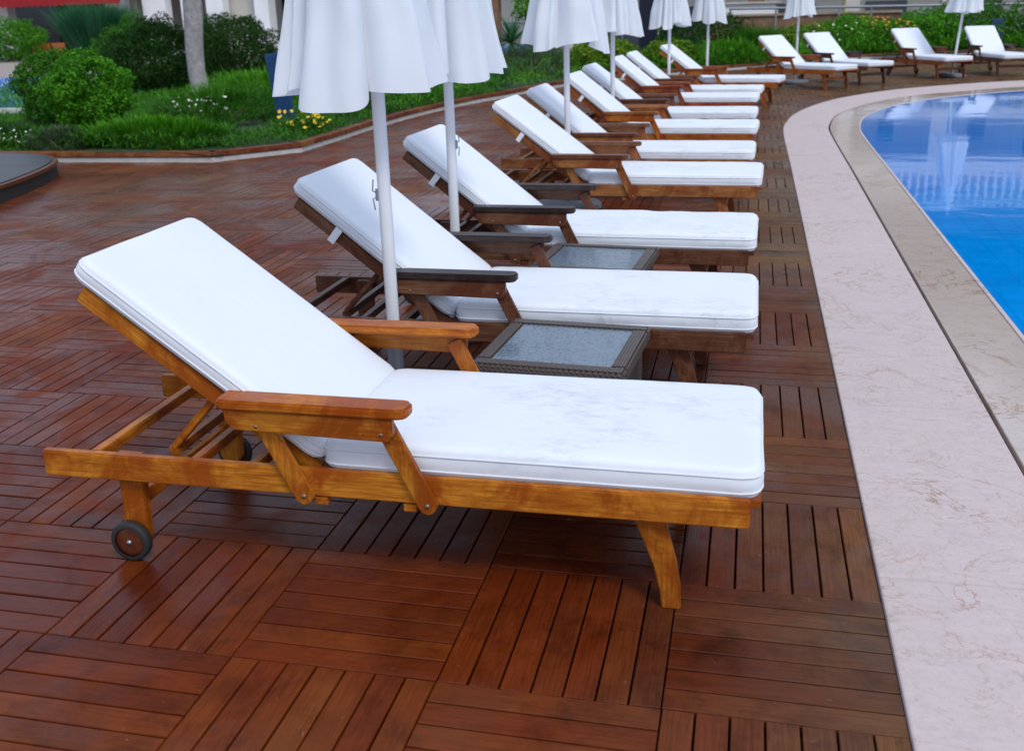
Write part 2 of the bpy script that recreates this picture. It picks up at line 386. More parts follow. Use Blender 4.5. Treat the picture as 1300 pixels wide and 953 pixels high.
ORNG = simple('orange_wood', (.36, .11, .02), .6, 0, .2, 6)
RAILM = simple('rail_steel', (.28, .29, .32), .35, .4, .08, 3)
YELP = simple('yellow_paint', (.30, .28, .06), .5)

# ------------------------------------------------------------------ the setting: ground, deck, pool
def flat(name, polys, z, mat, kind='structure'):
    mb = MB()
    for p in polys:
        mb.add([(a, b, z) for a, b in p], [list(range(len(p)))], [[(a, b) for a, b in p]])
    o = mb.build(name, mat); tag(o, kind=kind); return o
flat('ground', [[(-400, -400), (400, -400), (400, -6.5), (-400, -6.5)], [(-400, -6.5), (3.1, -6.5), (3.1, 600), (-400, 600)],
                [(3.1, 18.6), (400, 18.6), (400, 600), (3.1, 600)], [(20.5, -6.5), (400, -6.5), (400, 18.6), (20.5, 18.6)]], -.07, PAVE)

Oc = [(2.5,-6.5),(2.5,0),(2.5,7.43),(2.5,10.35),(2.56,11.2),(2.7,12.18),(3.02,13.38),(3.45,14.42),(4.25,15.64),(5.17,16.5),(6.62,17.37),(10,18.2),(20.5,18.9)]
Gc = [(3,-6.5),(3,0),(3,7.2),(3,10.25),(3.05,11.0),(3.19,11.95),(3.5,12.95),(3.82,13.7),(4.5,14.75),(5.35,15.5),(6.6,16.3),(9.9,17.2),(20.5,18.0)]
Wc = [(3.33,-6.5),(3.33,0),(3.33,7.2),(3.34,10.1),(3.40,10.9),(3.53,11.75),(3.82,12.65),(4.12,13.3),(4.78,14.25),(5.55,14.95),(6.7,15.65),(9.9,16.5),(20.5,17.3)]
O_, G_, Wd = catmull(Oc), catmull(Gc), catmull(Wc)
def normal_off(C, d):
    out = []
    for i, p in enumerate(C):
        t = C[min(i + 1, len(C) - 1)] - C[max(i - 1, 0)]; t = t / np.linalg.norm(t); out.append(p + np.array([t[1], -t[0]]) * d)
    return out
G2 = normal_off(G_, .019); W2 = normal_off(Wd, -.022)
def strip(name, A, B, z0, z1, mat, bev=.004):
    """slab between two polylines, from z0 up to z1, with rounded arrises"""
    n = len(A); mb = MB()
    prof = []
    for a, b in zip(A, B):
        d = (b - a) / np.linalg.norm(b - a)
        pts = [(a, z0), (a, z1 - bev), (a + d * bev * .3, z1 - bev * .3), (a + d * bev, z1), (b - d * bev, z1), (b - d * bev * .3, z1 - bev * .3), (b, z1 - bev), (b, z0)]
        prof.append([(p[0], p[1], z) for p, z in pts])
    k = len(prof[0]); vs = [v for p in prof for v in p]
    fs = [[i * k + j, i * k + j + 1, (i + 1) * k + j + 1, (i + 1) * k + j] for i in range(n - 1) for j in range(k - 1)]
    mb.add(vs, fs, [[(0, 0)] * 4] * len(fs)); o = mb.build(name, mat); tag(o, kind='structure'); return o
strip('pool_coping', O_, G_, -.10, .010, STONE, .006)
strip('pool_ledge', G2, W2, -.10, .004, WETS, .004)
strip('pool_edge_lip', [p + (q - p) / np.linalg.norm(q - p) * .001 for p, q in zip(W2, Wd)], Wd, -.10, .009, STONE, .004)
FO = [(-30, p[1]) for p in G_]
far = []
nG = len(G_)
for i, p in enumerate(G_):
    if p[1] < 10: far.append(np.array([-14., p[1]]))
    else:
        t = (i - next(j for j, q in enumerate(G_) if q[1] >= 10)) / (nG - 1 - next(j for j, q in enumerate(G_) if q[1] >= 10))
        far.append(np.array([-14 + 34.5 * max(0, (t - .5) * 2), 10 + 20 * min(1, t * 2)]))
flat('deck_bed', [[tuple(far[i]), tuple(G2[i]), tuple(G2[i + 1]), tuple(far[i + 1])] for i in range(nG - 1)], -.045, BED)

# pool basin and water
ring = [tuple(p) for p in Wd] + [(20.5, -6.5)]
wat = flat('pool_water', [ring[::-1]], .003, WATER)
def basin():
    mb = MB(); z = [0.0, -1.35]; offs = [0, 0]
    Ls = [normal_off(Wd, o + .0005) for o in offs]
    n = len(Wd)
    for k in range(len(z) - 1):
        vs = [(p[0], p[1], z[k] - .002) for p in Ls[k]] + [(p[0], p[1], z[k + 1] - .002) for p in Ls[k + 1]]
        fs = [[i, n + i, n + i + 1, i + 1] for i in range(n - 1)]; mb.add(vs, fs, [[(0, 0)] * 4] * len(fs))
    bot = [(p[0], p[1], -1.352) for p in Ls[-1]] + [(20.5, -6.5, -1.352)]
    mb.add(bot, [list(range(len(bot)))], [[(0, 0)] * len(bot)])
    mb.add([(20.5, -6.5, 0), (20.5, 17.4, 0), (20.5, 17.4, -1.36), (20.5, -6.5, -1.36), (3.33, -6.5, 0), (3.33, -6.5, -1.36)], [[0, 1, 2, 3], [4, 0, 3, 5]], [[(0, 0)] * 4] * 2)
    tag(mb.build('pool_basin', POOLT), kind='structure')
basin()

# deck of square parquet panels, seven boards each
ED = [(-5.05,7.67),(-3.25,7.72),(-2.60,8.49),(-2.57,9.69),(-2.57,10.59),(-2.47,12.2),(-2.17,14.1),(-1.85,15.2),(-1.55,16.6),(-1.2,17.6),(-.35,19.0),(1.0,20.8),(2.3,22.2),(4.6,24.9),(7.7,26.3),(12,27.2),(19,27.8)]
def edge_x(y):
    for (x0, y0), (x1, y1) in zip(ED, ED[1:]):
        if y0 <= y <= y1: return x0 + (x1 - x0) * (y - y0) / (y1 - y0)
    return -99 if y < ED[0][1] else 99
def in_bed(x, y): return (y > 7.68 if x < -3.25 else y > 7.72 and x < edge_x(y))
Opoly = [(p[0], p[1]) for p in O_]
def pool_x_out(x, y, m=.22):
    """True when (x, y) lies inside the coping by more than m"""
    if y < 10: return x > 2.5 + m
    best = 1e9; sgn = 1
    for (ax, ay), (bx, by) in zip(Opoly, Opoly[1:]):
        dx, dy = bx - ax, by - ay; t = max(0, min(1, ((x - ax) * dx + (y - ay) * dy) / (dx * dx + dy * dy)))
        px, py = ax + t * dx, ay + t * dy; d = math.hypot(x - px, y - py)
        if d < best: best = d; sgn = dx * (y - ay) - dy * (x - ax)
    return sgn < 0 and best > m
def build_deck():
    V = []; F = []; UV = []
    T = .5; pitch = T / 7
    def plank(x0, y0, x1, y1, horiz):
        b = len(V); zt = random.uniform(-.0012, .0008); c = .0018; th = -.024
        tl = [random.uniform(-.0006, .0006) for _ in range(4)]
        o = [(x0, y0), (x1, y0), (x1, y1), (x0, y1)]; i_ = [(x0 + c, y0 + c), (x1 - c, y0 + c), (x1 - c, y1 - c), (x0 + c, y1 - c)]
        for (x, y) in o: V.append((x, y, th))
        for k, (x, y) in enumerate(o): V.append((x, y, zt + tl[k] - c))
        for k, (x, y) in enumerate(i_): V.append((x, y, zt + tl[k]))
        fs = [(8, 9, 10, 11)]
        for k in range(4):
            k2 = (k + 1) % 4; fs.append((k, k2, 4 + k2, 4 + k)); fs.append((4 + k, 4 + k2, 8 + k2, 8 + k))
        ou, ov = random.random() * 40, random.random() * 40
        for f in fs:
            F.append([b + q for q in f])
            for q in f:
                x, y, z = V[b + q]
                UV.extend((x + ou, y + ov) if horiz else (y + ou, x + ov))
    for j in range(-5, 58):
        for i in range(-22, 36):
            X0, Y0 = i * T, j * T
            xc, yc = X0 + .25, Y0 + .25
            if in_bed(xc, yc) and in_bed(X0 + T, Y0) : continue
            if xc < -4.4 and 0 < yc < 7.2 and xc < -5.2: 
                if yc > 4.6: continue
            if yc < 10 and xc > 2.5: continue
            if yc < 2 and xc < -5 : continue
            if X0 > 18: continue
            horiz = (i + j) % 2 == 0
            for k in range(7):
                a = k * pitch + .0026; bb = (k + 1) * pitch - .0026; e = .0012
                if horiz: r = [X0 + e, Y0 + a, X0 + T - e, Y0 + bb]
                else: r = [X0 + a, Y0 + e, X0 + bb, Y0 + T - e]
                if yc >= 9.5 and xc > 2:
                    n = 10; ok = []
                    for s in range(n):
                        t = (s + .5) / n; x = r[0] + (r[2] - r[0]) * (t if horiz else .5); y = r[1] + (r[3] - r[1]) * (.5 if horiz else t)
                        ok.append(not pool_x_out(x, y))
                    if not any(ok): continue
                    f0 = ok.index(True) / n; f1 = (n - ok[::-1].index(True)) / n
                    if horiz: r[0], r[2] = r[0] + (r[2] - r[0]) * f0, r[0] + (r[2] - r[0]) * f1
                    else: r[1], r[3] = r[1] + (r[3] - r[1]) * f0, r[1] + (r[3] - r[1]) * f1
                plank(*r, horiz)
    me = array_mesh('deck', V, F); uv = me.uv_layers.new(name='UVMap'); uv.data.foreach_set('uv', np.array(UV, dtype=np.float32))
    tag(link('deck', me, DECK), kind='structure')
build_deck()

# ------------------------------------------------------------------ cushions
def cushion_mesh(name, L, Wd_, T, r=.032, Rc=.045, seed=0, puff=.007, wr=.0035):
    hx, hy, hz = L / 2, Wd_ / 2, T / 2
    def cuts(h):
        e = [-h, -h + r * .12, -h + r * .32, -h + r * .62, -h + r, -h + Rc]
        mid = list(np.linspace(-h + Rc, h - Rc, max(4, int((2 * h) / .03)))[1:-1])
        return e + mid + [-q for q in e[::-1]]
    X, Y = cuts(hx), cuts(hy); nx, ny = len(X), len(Y)
    def top(x, y, sgn):
        ix = max(-hx + Rc, min(hx - Rc, x)); iy = max(-hy + Rc, min(hy - Rc, y)); vx, vy = x - ix, y - iy; l = math.hypot(vx, vy)
        if l > 1e-9: s = max(abs(vx), abs(vy)) / l; vx *= s; vy *= s; l = math.hypot(vx, vy)
        d = Rc - l; px, py = ix + vx, iy + vy
        drop = r - math.sqrt(max(0, r * r - (r - d) ** 2)) if d < r else 0
        z = hz - drop
        n3 = noise.fractal(Vector((px * 9 + seed, py * 4, seed * 1.7)), 1, 2, 4)
        n4 = noise.noise(Vector((px * 1.6 + seed, py * 2.3, 5)))
        fall = min(1, d / .03)
        if sgn > 0: z += puff * (1 - (px / hx) ** 4) * (1 - (py / hy) ** 4) + (wr * n3 + .004 * n4) * fall
        # edges wander a little
        k = 1 + .0035 * noise.noise(Vector((px * 7, py * 7, seed + 3)))
        return (px * k, py * k * (1 + .006 * noise.noise(Vector((px * 4, 0, seed)))), z * sgn)
    V = []; F = []
    for sgn in (1, -1):
        for x in X:
            for y in Y: V.append(top(x, y, sgn))
    o = nx * ny
    for i in range(nx - 1):
        for j in range(ny - 1):
            a = i * ny + j; F.append((a, a + ny, a + ny + 1, a + 1)); F.append((o + a, o + a + 1, o + a + ny + 1, o + a + ny))
    loop = [i * ny for i in range(nx)] + [(nx - 1) * ny + j for j in range(1, ny)] + [i * ny + ny - 1 for i in range(nx - 2, -1, -1)] + [j for j in range(ny - 2, 0, -1)]
    # gusset: two intermediate rows with a soft bulge
    rows = [loop]
    for q in (.33, .66):
        row = []
        for a in loop:
            p, b = Vector(V[a]), Vector(V[o + a]); m = p.lerp(b, q); out = Vector((m.x / hx, m.y / hy, 0)); out = Vector((out.x ** 15, out.y ** 15, 0))
            w = .0025 + .003 * noise.noise(Vector((m.x * 9, m.y * 9, seed + 9)))
            V.append(tuple(m + out * w)); row.append(len(V) - 1)
        rows.append(row)
    rows.append([o + a for a in loop])
    n = len(loop)
    for A, B in zip(rows, rows[1:]):
        for i in range(n): F.append((A[i], B[i], B[(i + 1) % n], A[(i + 1) % n]))
    me = array_mesh(name, V, F, True); bm = bmesh.new(); bm.from_mesh(me); bmesh.ops.recalc_face_normals(bm, faces=bm.faces); bm.to_mesh(me); bm.free()
    # piping loops at both edges of the gusset
    pp = MB()
    for sgn in (1, -1):
        pts = []
        for a in loop:
            x, y, z = V[a if sgn > 0 else o + a]; sc = 1 + .0012 / max(hx, .1)
            pts.append((x * (1 + .001 / hx), y * (1 + .001 / hy), z))
        pp.tube(pts, .0026, 6, closed=True)
    return me, pp.mesh(name + '_piping')

# ------------------------------------------------------------------ sun lounger (local: x 0 head .. 1.88 foot, y 0 near .. .62, origin moved to the base centre)
OX, OY = .94, .31
TILT = math.pi - R(36.9)
def rounded(poly): return poly
def make_lounger(seed):
    rt = empty('sun_lounger')
    def B(mb, name, mat=W_, parent=None): return mb.build(name, mat, parent or rt)
    sh = Matrix.Translation((-OX, -OY, 0))
    def off(p): return (p[0] - OX, p[1] - OY, p[2])
    def bx(mb, lo, hi, bev=.003): mb.box(off(lo), off(hi), bev)
    for s in (0, 1):
        Y = (lambda y: y) if s == 0 else (lambda y: .62 - y)
        yy = lambda a, b: (min(Y(a), Y(b)) - OY, max(Y(a), Y(b)) - OY)
        m = MB(); y0, y1 = yy(0, .026); m.prism([(a - OX, b) for a, b in [(0, .243), (1.88, .250), (1.88, .322), (0, .318)]], y0, y1, 'y', .004); rail = B(m, 'side_rail')
        for xb in (.79, 1.03):
            m = MB(); y0, y1 = yy(.002, .03); m.box((xb - OX, y0, .222), (xb + .035 - OX, y1, .243), .002); m.build('support_block', W_, rail)
        # wheel leg, curved front leg
        m = MB(); y0, y1 = yy(.028, .054); m.prism([(a - OX, b) for a, b in [(.205, .31), (.282, .31), (.276, .16), (.272, .06), (.255, .035), (.215, .035), (.198, .06), (.203, .16)]], y0, y1, 'y', .003); B(m, 'leg')
        m = MB(); m.prism([(a - OX, b) for a, b in [(1.592, .31), (1.675, .31), (1.682, .24), (1.697, .18), (1.713, .12), (1.722, .06), (1.724, .0), (1.678, .0), (1.672, .05), (1.655, .12), (1.628, .19), (1.602, .25)]], y0, y1, 'y', .003); B(m, 'leg')
        # wheel
        m = MB(); ya = Y(-.004) - OY; yb = Y(.024) - OY; sg = 1 if s == 0 else -1
        c = (.228 - OX, 0, .0585)
        m.lathe([(.043, ya), (.054, ya), (.0575, ya + sg * .004), (.0585, (ya + yb) / 2), (.0575, yb - sg * .004), (.054, yb), (.043, yb)], c, 28, 'y'); wh = B(m, 'wheel', RUB)
        m = MB(); m.lathe([(.0001, ya + sg * .003), (.012, ya + sg * .002), (.030, ya + sg * .005), (.044, ya + sg * .003), (.044, yb - sg * .003), (.0001, yb - sg * .003)], c, 28, 'y'); m.build('wheel_disc', W_, wh)
        m = MB(); m.lathe([(.0001, ya - sg * .004), (.005, ya - sg * .003), (.008, ya + sg * .001), (.008, ya + sg * .006)], c, 14, 'y'); m.build('hub', CHR, wh)
        # armrest: cap on a board, two slanted struts
        m = MB(); y0, y1 = yy(-.048, .028)
        cap = [(.566, -.048 + .012), (.574, -.048), (1.045, -.048), (1.062, -.040), (1.070, -.024), (1.070, .006), (1.060, .022), (1.044, .028), (.574, .028), (.566, .020)]
        m.prism([(a - OX, Y(b) - OY) for a, b in cap], .490, .517, 'z', .006); arm = B(m, 'armrest')
        m = MB(); y0, y1 = yy(-.040, -.019); m.prism([(a - OX, b) for a, b in [(.582, .4895), (1.03, .4895), (1.03, .445), (1.018, .428), (.985, .428), (.605, .434), (.585, .458)]], y0, y1, 'y', .003); m.build('arm_board', W_, arm)
        for (xa, xb) in ((.664, .770), (.995, .1 + 1.0)):
            m = MB(); y0, y1 = yy(-.0185, -.0005); a = Vector((xa, 0, .470)); b = Vector((xb, 0, .252)); d = (b - a).normalized(); nrm = Vector((d.z, 0, -d.x)); w = .024
            poly = [a + nrm * w, a - nrm * w]
            for k in range(7):
                an = math.pi * k / 6; poly.append(b - nrm * w * math.cos(an) + d * w * math.sin(an))
            m.prism([(p.x - OX, p.z) for p in poly], y0, y1, 'y', .002); st = B(m, 'arm_strut')
            yb_ = Y(-.0195) - OY; m = MB(); m.lathe([(.0001, yb_ - sg * .002), (.005, yb_ - sg * .0015), (.007, yb_ + sg * .002)], (b.x - OX, 0, b.z), 12, 'y'); m.build('bolt', BOLT, st); m = MB()
            m.lathe([(.0001, yb_ - sg * .0225), (.004, yb_ - sg * .022), (.0055, yb_ - sg * .019)], (xa + .005 - OX, 0, .447), 12, 'y'); m.build('bolt', BOLT, st)
    # cross bars
    for (x0, z0, w, h) in ((.135, .287, .030, .030), (.43, .285, .028, .028), (.60, .285, .028, .028), (.222, .135, .022, .04), (1.66, .15, .022, .045)):
        m = MB(); m.box((x0 - OX, .026 - OY, z0), (x0 + w - OX, .594 - OY, z0 + h), .003); B(m, 'crossbar')
    m = MB(); x = .84
    while x < 1.86: m.box((x - OX, .024 - OY, .296), (x + .05 - OX, .596 - OY, .314), .002); x += .078
    B(m, 'seat_slats')
    # backrest frame on its hinge at (.80, .315)
    TILT = math.pi - R(36.9 if seed == 1 else 38.6); H = Vector((.80 - OX, 0, .312)); d = Vector((math.cos(TILT), 0, math.sin(TILT))); n = Vector((-d.z, 0, d.x)); n = n if n.z > 0 else -n
    Lb = .765 if seed == 1 else .735; m = MB()
    for ya in (.034, .560):
        a = H - n * .022; b = a + d * Lb; m.beam((a.x, ya + .013 - OY, a.z), (b.x, ya + .013 - OY, b.z), .026, .046, up=(n.x, n.y, n.z))
    a = H - n * .022 + d * (Lb - .03); m.box((-.02, 0, -.018), (.02, .50, .018), .003, Matrix.Translation((a.x, .06 - OY, a.z)) @ Matrix.Rotation(-TILT, 4, 'Y'))
    B(m, 'back_frame')
    m = MB(); q = .05
    while q < Lb - .04:
        a = H + d * q - n * .003; m.box((-.025, 0, -.007), (.025, .50, .005), .002, Matrix.Translation((a.x, .06 - OY, a.z)) @ Matrix.Rotation(-TILT, 4, 'Y')); q += .078
    B(m, 'back_slats')
    # prop that holds the backrest up
    m = MB()
    for y in (.072, .548): m.beam((.505 - OX, y - OY, .475), (.365 - OX, y - OY, .325), .018, .034, up=(0, 1, 0))
    m.box((.350 - OX, .06 - OY, .300), (.378 - OX, .56 - OY, .326), .003); B(m, 'back_prop')
    # cushions
    t = .082; L1 = 1.10
    me, pm = cushion_mesh('seat_cushion', L1, .575, t, r=.021, Rc=.05, seed=seed, puff=.003, wr=.0022 + (.003 if seed == 11 else 0))
    o = link('seat_cushion', me, FABD, rt); o.location = (1.905 - L1 / 2 - OX, .0 + .31 - OY + .0, .309 + t / 2)
    p = link('piping', pm, PIPE, o)
    L2 = .80 if seed == 1 else .765; t = .064; me, pm = cushion_mesh('back_cushion', L2, .575, t, r=.018, Rc=.040, seed=seed + 20, puff=.003, wr=.0018)
    o = link('back_cushion', me, FAB, rt); st = H + d * .012 + n * .006; c = st + d * (L2 / 2) + n * (t / 2)
    o.location = (c.x, 0, c.z); o.rotation_euler = (0, math.pi - TILT if False else -math.atan2(d.z, d.x) + math.pi, 0)
    o.rotation_euler = (0, math.atan2(-n.x, -n.z) + math.pi, 0)
    p = link('piping', pm, PIPE, o)
    # cloth tie that fastens the cushion to the frame
    m = MB(); a = H + d * .54 + n * .012
    m.beam((a.x, .018 - OY, a.z), (a.x - n.x * .062, .012 - OY, a.z - n.z * .062), .003, .03, up=(d.x, d.y, d.z), bev=.001); m.build('tie', PIPE, rt)
    # low stop rail where the two cushions meet
    m = MB(); m.box((.775 - OX, .05 - OY, .275), (.815 - OX, .57 - OY, .300), .003); B(m, 'hinge_bar')
    return rt

def paint(rt, wood, caps=None, wheel=(.16, .05, .022)):
    for o in rt.children_recursive:
        if o.type == 'MESH' and o.data.materials and o.data.materials[0] == W_:
            o.color = (*wood, 1)
            if o.name.startswith('armrest') and caps: o.color = (*caps, 1)
            if o.name.startswith('wheel_disc'): o.color = (*wheel, 1)
            v = .86 + .28 * random.random()
            if not o.name.startswith('armrest'): o.color = tuple(c * v for c in o.color[:3]) + (1,)

ORANGE = (.56, .215, .020); ORANGE2 = (.50, .17, .02); BROWN = (.22, .10, .045); DKBR = (.185, .092, .048); TAN = (.42, .19, .06); GREY = (.055, .045, .042); GBR = (.16, .10, .065); REDB = (.36, .11, .035)
#        x of foot edge, y of near rail, yaw, wood, caps, label
LG = [
 (2.170, .350,  0.0, ORANGE, (.58, .195, .016), 'bright orange varnished lounger with wheels, nearest the camera and largest in the picture'),
 (2.150, 1.625, -.5, DKBR, GREY, 'dark brown lounger with near-black armrests between the two rattan side tables'),
 (2.150, 2.885, -.8, DKBR, GREY, 'dark brown lounger with charcoal armrests and creased white seat, just past the farther rattan table'),
 (2.195, 4.650, -1.5, TAN, BROWN, 'light tan lounger with brown-capped arms, fourth from the camera, its foot reaching nearest the pool'),
 (2.140, 5.780, -2.0, TAN, BROWN, 'brown lounger whose far armrest touches the third parasol pole, fifth from the camera'),
 (2.150, 7.330, -3.0, ORANGE2, TAN, 'honey-orange lounger with pale orange arms, sixth from the camera, before the fourth parasol pole'),
 (2.150, 8.580, -3.0, BROWN, DKBR, 'brown lounger with dark armrests, seventh from the camera, just behind the fourth parasol pole'),
 (2.170, 10.320, -3.5, REDB, REDB, 'reddish brown lounger, eighth from the camera, pushed close to its farther neighbour'),
 (2.210, 11.480, -4.0, REDB, BROWN, 'reddish lounger half hidden behind its nearer neighbour, ninth from the camera'),
 (2.480, 13.30, -10., ORANGE2, REDB, 'orange-brown lounger slightly turned towards the pool, last in the straight row'),
 (3.757, 16.10, -43., ORANGE2, REDB, 'orange lounger turned diagonally, leftmost of the four beyond the curved pool end'),
 (4.45, 16.85, -52., DKBR, GREY, 'dark framed lounger, second from the left beyond the curved pool end'),
 (5.78, 17.75, -64., REDB, BROWN, 'reddish framed lounger left of the farthest parasol, third from the left beyond the pool end'),
 (6.86, 18.22, -76., DKBR, GREY, 'dark framed lounger at the right edge of the picture, right of the farthest parasol')]
protos = [make_lounger(s) for s in (1, 5, 11)]
for i, (xf, yn, yaw, wood, caps, lab) in enumerate(LG):
    o = protos[i] if i < 3 else None
    if o is None: o = copy_tree(protos[i % 3])
    a = R(yaw); ca, sa = math.cos(a), math.sin(a)
    if i < 10: # near foot corner of the rail given
        cx = xf - .94 * ca - .31 * sa; cy = yn - .94 * sa + .31 * ca
    else:
        cx, cy = [(2.926, 16.646), (3.662, 17.583), (5.24, 18.78), (6.508, 19.292)][i - 10];
    o.location = (cx, cy, 0); o.rotation_euler = (0, 0, a)
    for c_ in o.children:
        if c_.name.startswith('seat_cushion') and i: c_.location.x += random.uniform(-.012, .008); c_.location.y += random.uniform(-.008, .008); c_.rotation_euler.z = R(random.uniform(-.7, .7))
        if c_.name.startswith('back_cushion') and i: c_.location.y += random.uniform(-.008, .008)
    tag(o, lab, 'sun lounger', 'wooden sun loungers with white cushions around the pool'); paint(o, wood, caps)

# worn foot end of the nearest seat, slightly deeper creases where people lie
for c_ in list(protos[0].children):
    if c_.name.startswith('tie'): bpy.data.objects.remove(c_)

# ------------------------------------------------------------------ side tables
def make_table():
    rt = empty('side_table'); h = .37; s = .245; w = .055
    m = MB()
    for a, b in (((-s, -s, h - .036), (s, -s + w, h)), ((-s, s - w, h - .05), (s, s, h)), ((-s, -s + w, h - .05), (-s + w, s - w, h)), ((s - w, -s + w, h - .05), (s, s - w, h))): m.box(a, b, .008)
    m.build('rim', RAT, rt)
    m = MB()
    for k in range(4):
        a = k * math.pi / 2; M = Matrix.Rotation(a, 4, 'Z'); m.box((-s + .045, -s + .030, .12), (s - .045, -s + .042, h - .037), .002, M)
    m.build('apron', DARKM, rt)
    for sx in (-1, 1):
        for sy in (-1, 1):
            m = MB(); x, y = sx * (s - .045), sy * (s - .045); m.box((x - .022, y - .022, 0), (x + .022, y + .022, h - .05), .006); m.build('leg', RAT, rt)
    m = MB(); m.box((-s + w - .004, -s + w - .004, h - .016), (s - w + .004, s - w + .004, h - .006), .001); m.build('glass_top', GLS, rt)
    m = MB(); m.box((-s + w - .01, -s + w - .01, h - .045), (s - w + .01, s - w + .01, h - .017), .001); m.build('underlay', DARKM, rt)
    return rt
tb = make_table(); tb.location = (1.565, 1.30, 0); tb.rotation_euler.z = R(-4); tag(tb, 'dark woven rattan side table with pebbled glass top directly behind the nearest lounger', 'side table', 'rattan side tables between the loungers')
t2 = copy_tree(tb); t2.location = (1.49, 2.515, 0); tag(t2, 'farther rattan side table with glass top, partly hidden by the second lounger cushion', 'side table')

# ------------------------------------------------------------------ parasols
def canopy_mesh(seed, r0=.29, z0=1.15, z1=2.46, lobes=7):
    rs = random.Random(seed); SEG = 26; NZ = 34
    amp = [rs.uniform(.62, 1.12) for _ in range(lobes)]; sk = [rs.uniform(-.2, .8) for _ in range(lobes)]; hz = [rs.uniform(-.045, .045) for _ in range(lobes)]; wd = [rs.uniform(.5, 1.6) for _ in range(lobes)]
    tot = sum(wd); st = [2 * math.pi * sum(wd[:k]) / tot for k in range(lobes)]
    V = []; n = lobes * SEG
    for iz in range(NZ + 1):
        t = iz / NZ                               # 0 at hem, 1 at top
        for k in range(lobes):
            for q in range(SEG):
                u = q / SEG
                s = 1 - abs(2 * u - 1) ** 4.2                       # outward bulge of the gore
                fold = (.045 * math.sin(u * math.pi * 4 + seed + k * 2) + .008 * math.sin(u * math.pi * 7 + t * 3 + k)) * s * (1 - t) * (.4 + amp[k])
                prof = (1 - t) ** .80 * .93 + .07
                rin = .64 * (1 - .12 * t)
                rr = r0 * prof * (rin + (1 - rin) * s * amp[k] + fold)
                rr += r0 * (.09 * noise.noise(Vector((k * 3.1 + u * 1.5, t * 4, seed))) + .03 * noise.noise(Vector((k * 3.1 + u * 5, t * 9, seed)))) * (1 - t)
                ang = st[k] + (u + sk[k] * .22 * s * (1 - .5 * t) + .10 * s) * 2 * math.pi * wd[k] / tot
                z = z0 + (z1 - z0) * t
                z += (1 - t) ** 4 * (hz[k] * s + .05 * (u - .5) * sk[k] - .010 * math.sin(math.pi * u) + .012 * (1 - s))
                flare = 1 + .04 * (1 - t) ** 10
                V.append((rr * flare * math.cos(ang), rr * flare * math.sin(ang), z))
    # turned-in hem gives the cloth an edge
    F = []
    for iz in range(NZ):
        for a in range(n): F.append((iz * n + a, iz * n + (a + 1) % n, (iz + 1) * n + (a + 1) % n, (iz + 1) * n + a))
    me = array_mesh('canopy', V, F, True); return me
def make_parasol():
    rt = empty('parasol')
    m = MB(); m.tube([(0, 0, .36), (0, 0, 2.47)], .0215, 20); pole = m.build('pole', ALU, rt)
    m = MB(); m.lathe([(.0001, .368), (.024, .368), (.027, .360), (.027, .05), (.033, .045)], (0, 0, 0), 22); m.build('sleeve', SLV, rt)
    m = MB(); m.lathe([(.0001, .058), (.05, .058), (.22, .050), (.245, .040), (.25, .012), (.25, .002), (.0001, .002)], (0, 0, 0), 40); m.build('base_disc', BASE, rt)
    m = MB(); m.lathe([(.0001, 2.56), (.012, 2.55), (.02, 2.52), (.028, 2.48), (.045, 2.47), (.045, 2.455), (.0001, 2.45)], (0, 0, 0), 16); m.build('finial', ALU, rt)
    m = MB(); m.tube([(.026, 0, .862), (.038, 0, .868), (.034, 0, .905)], .0025, 6); m.tube([(.026, 0, .848), (.038, 0, .842), (.033, 0, .805)], .0025, 6); m.box((.02, -.005, .835), (.030, .005, .875), .002); m.build('cleat', CHR, pole)
    m = MB(); m.lathe([(.0217, 1.30), (.040, 1.30), (.043, 1.32), (.043, 1.38), (.0217, 1.385)], (0, 0, 0), 16); m.build('runner', ALU, rt)
    for k in range(8):
        a = k * math.pi / 4; m = MB(); m.tube([(.045 * math.cos(a), .045 * math.sin(a), 2.42), (.10 * math.cos(a), .10 * math.sin(a), 1.20)], .006, 6); m.build('rib', ALU, rt)
    return rt
U = [(.975, 1.30, 0, 0.27, 'nearest closed white parasol, between the first and second loungers', 200),
     (.84, 2.55, 0, 0.245, 'closed white parasol with a metal cleat facing right, standing right behind the nearest parasol', 0),
     (.84, 5.54, 0, .29, 'closed white parasol between the fourth and fifth loungers, left of a slightly farther one', 120),
     (.81, 8.28, 0, .30, 'closed white parasol overlapped on its left by the nearer third one', 40),
     (1.03, 12.4, 0, .30, 'closed white parasol standing behind the ninth lounger in front of a navy column', 75),
     (1.43, 14.9, 0, .27, 'closed white parasol right behind the last lounger of the straight row', 10),
     (2.88, 17.6, 0, .30, 'closed white parasol between the two left loungers beyond the pool end', 300),
     (5.70, 18.7, 4.0, .31, 'slightly leaning white parasol farthest right, between the two rightmost loungers', 150)]
pp = make_parasol()
cop = [pp] + [copy_tree(pp) for _ in U[1:]]
for i, (o, (x, y, lean, r0, lab, rot)) in enumerate(zip(cop, U)):
    o.location = (x, y, 0); o.rotation_euler = (0, R(lean), R(rot)) if not lean else (0, R(lean), 0)
    tag(o, lab, 'parasol', 'closed white parasols beside the loungers')
    c_ = link('canopy', canopy_mesh(i * 7 + 3, r0, 1.185 if i == 0 else 1.15), CAN, o)
    if i == 0: c_.location = Matrix.Rotation(R(-rot), 3, 'Z') @ Vector((-.055, -.01, 0))

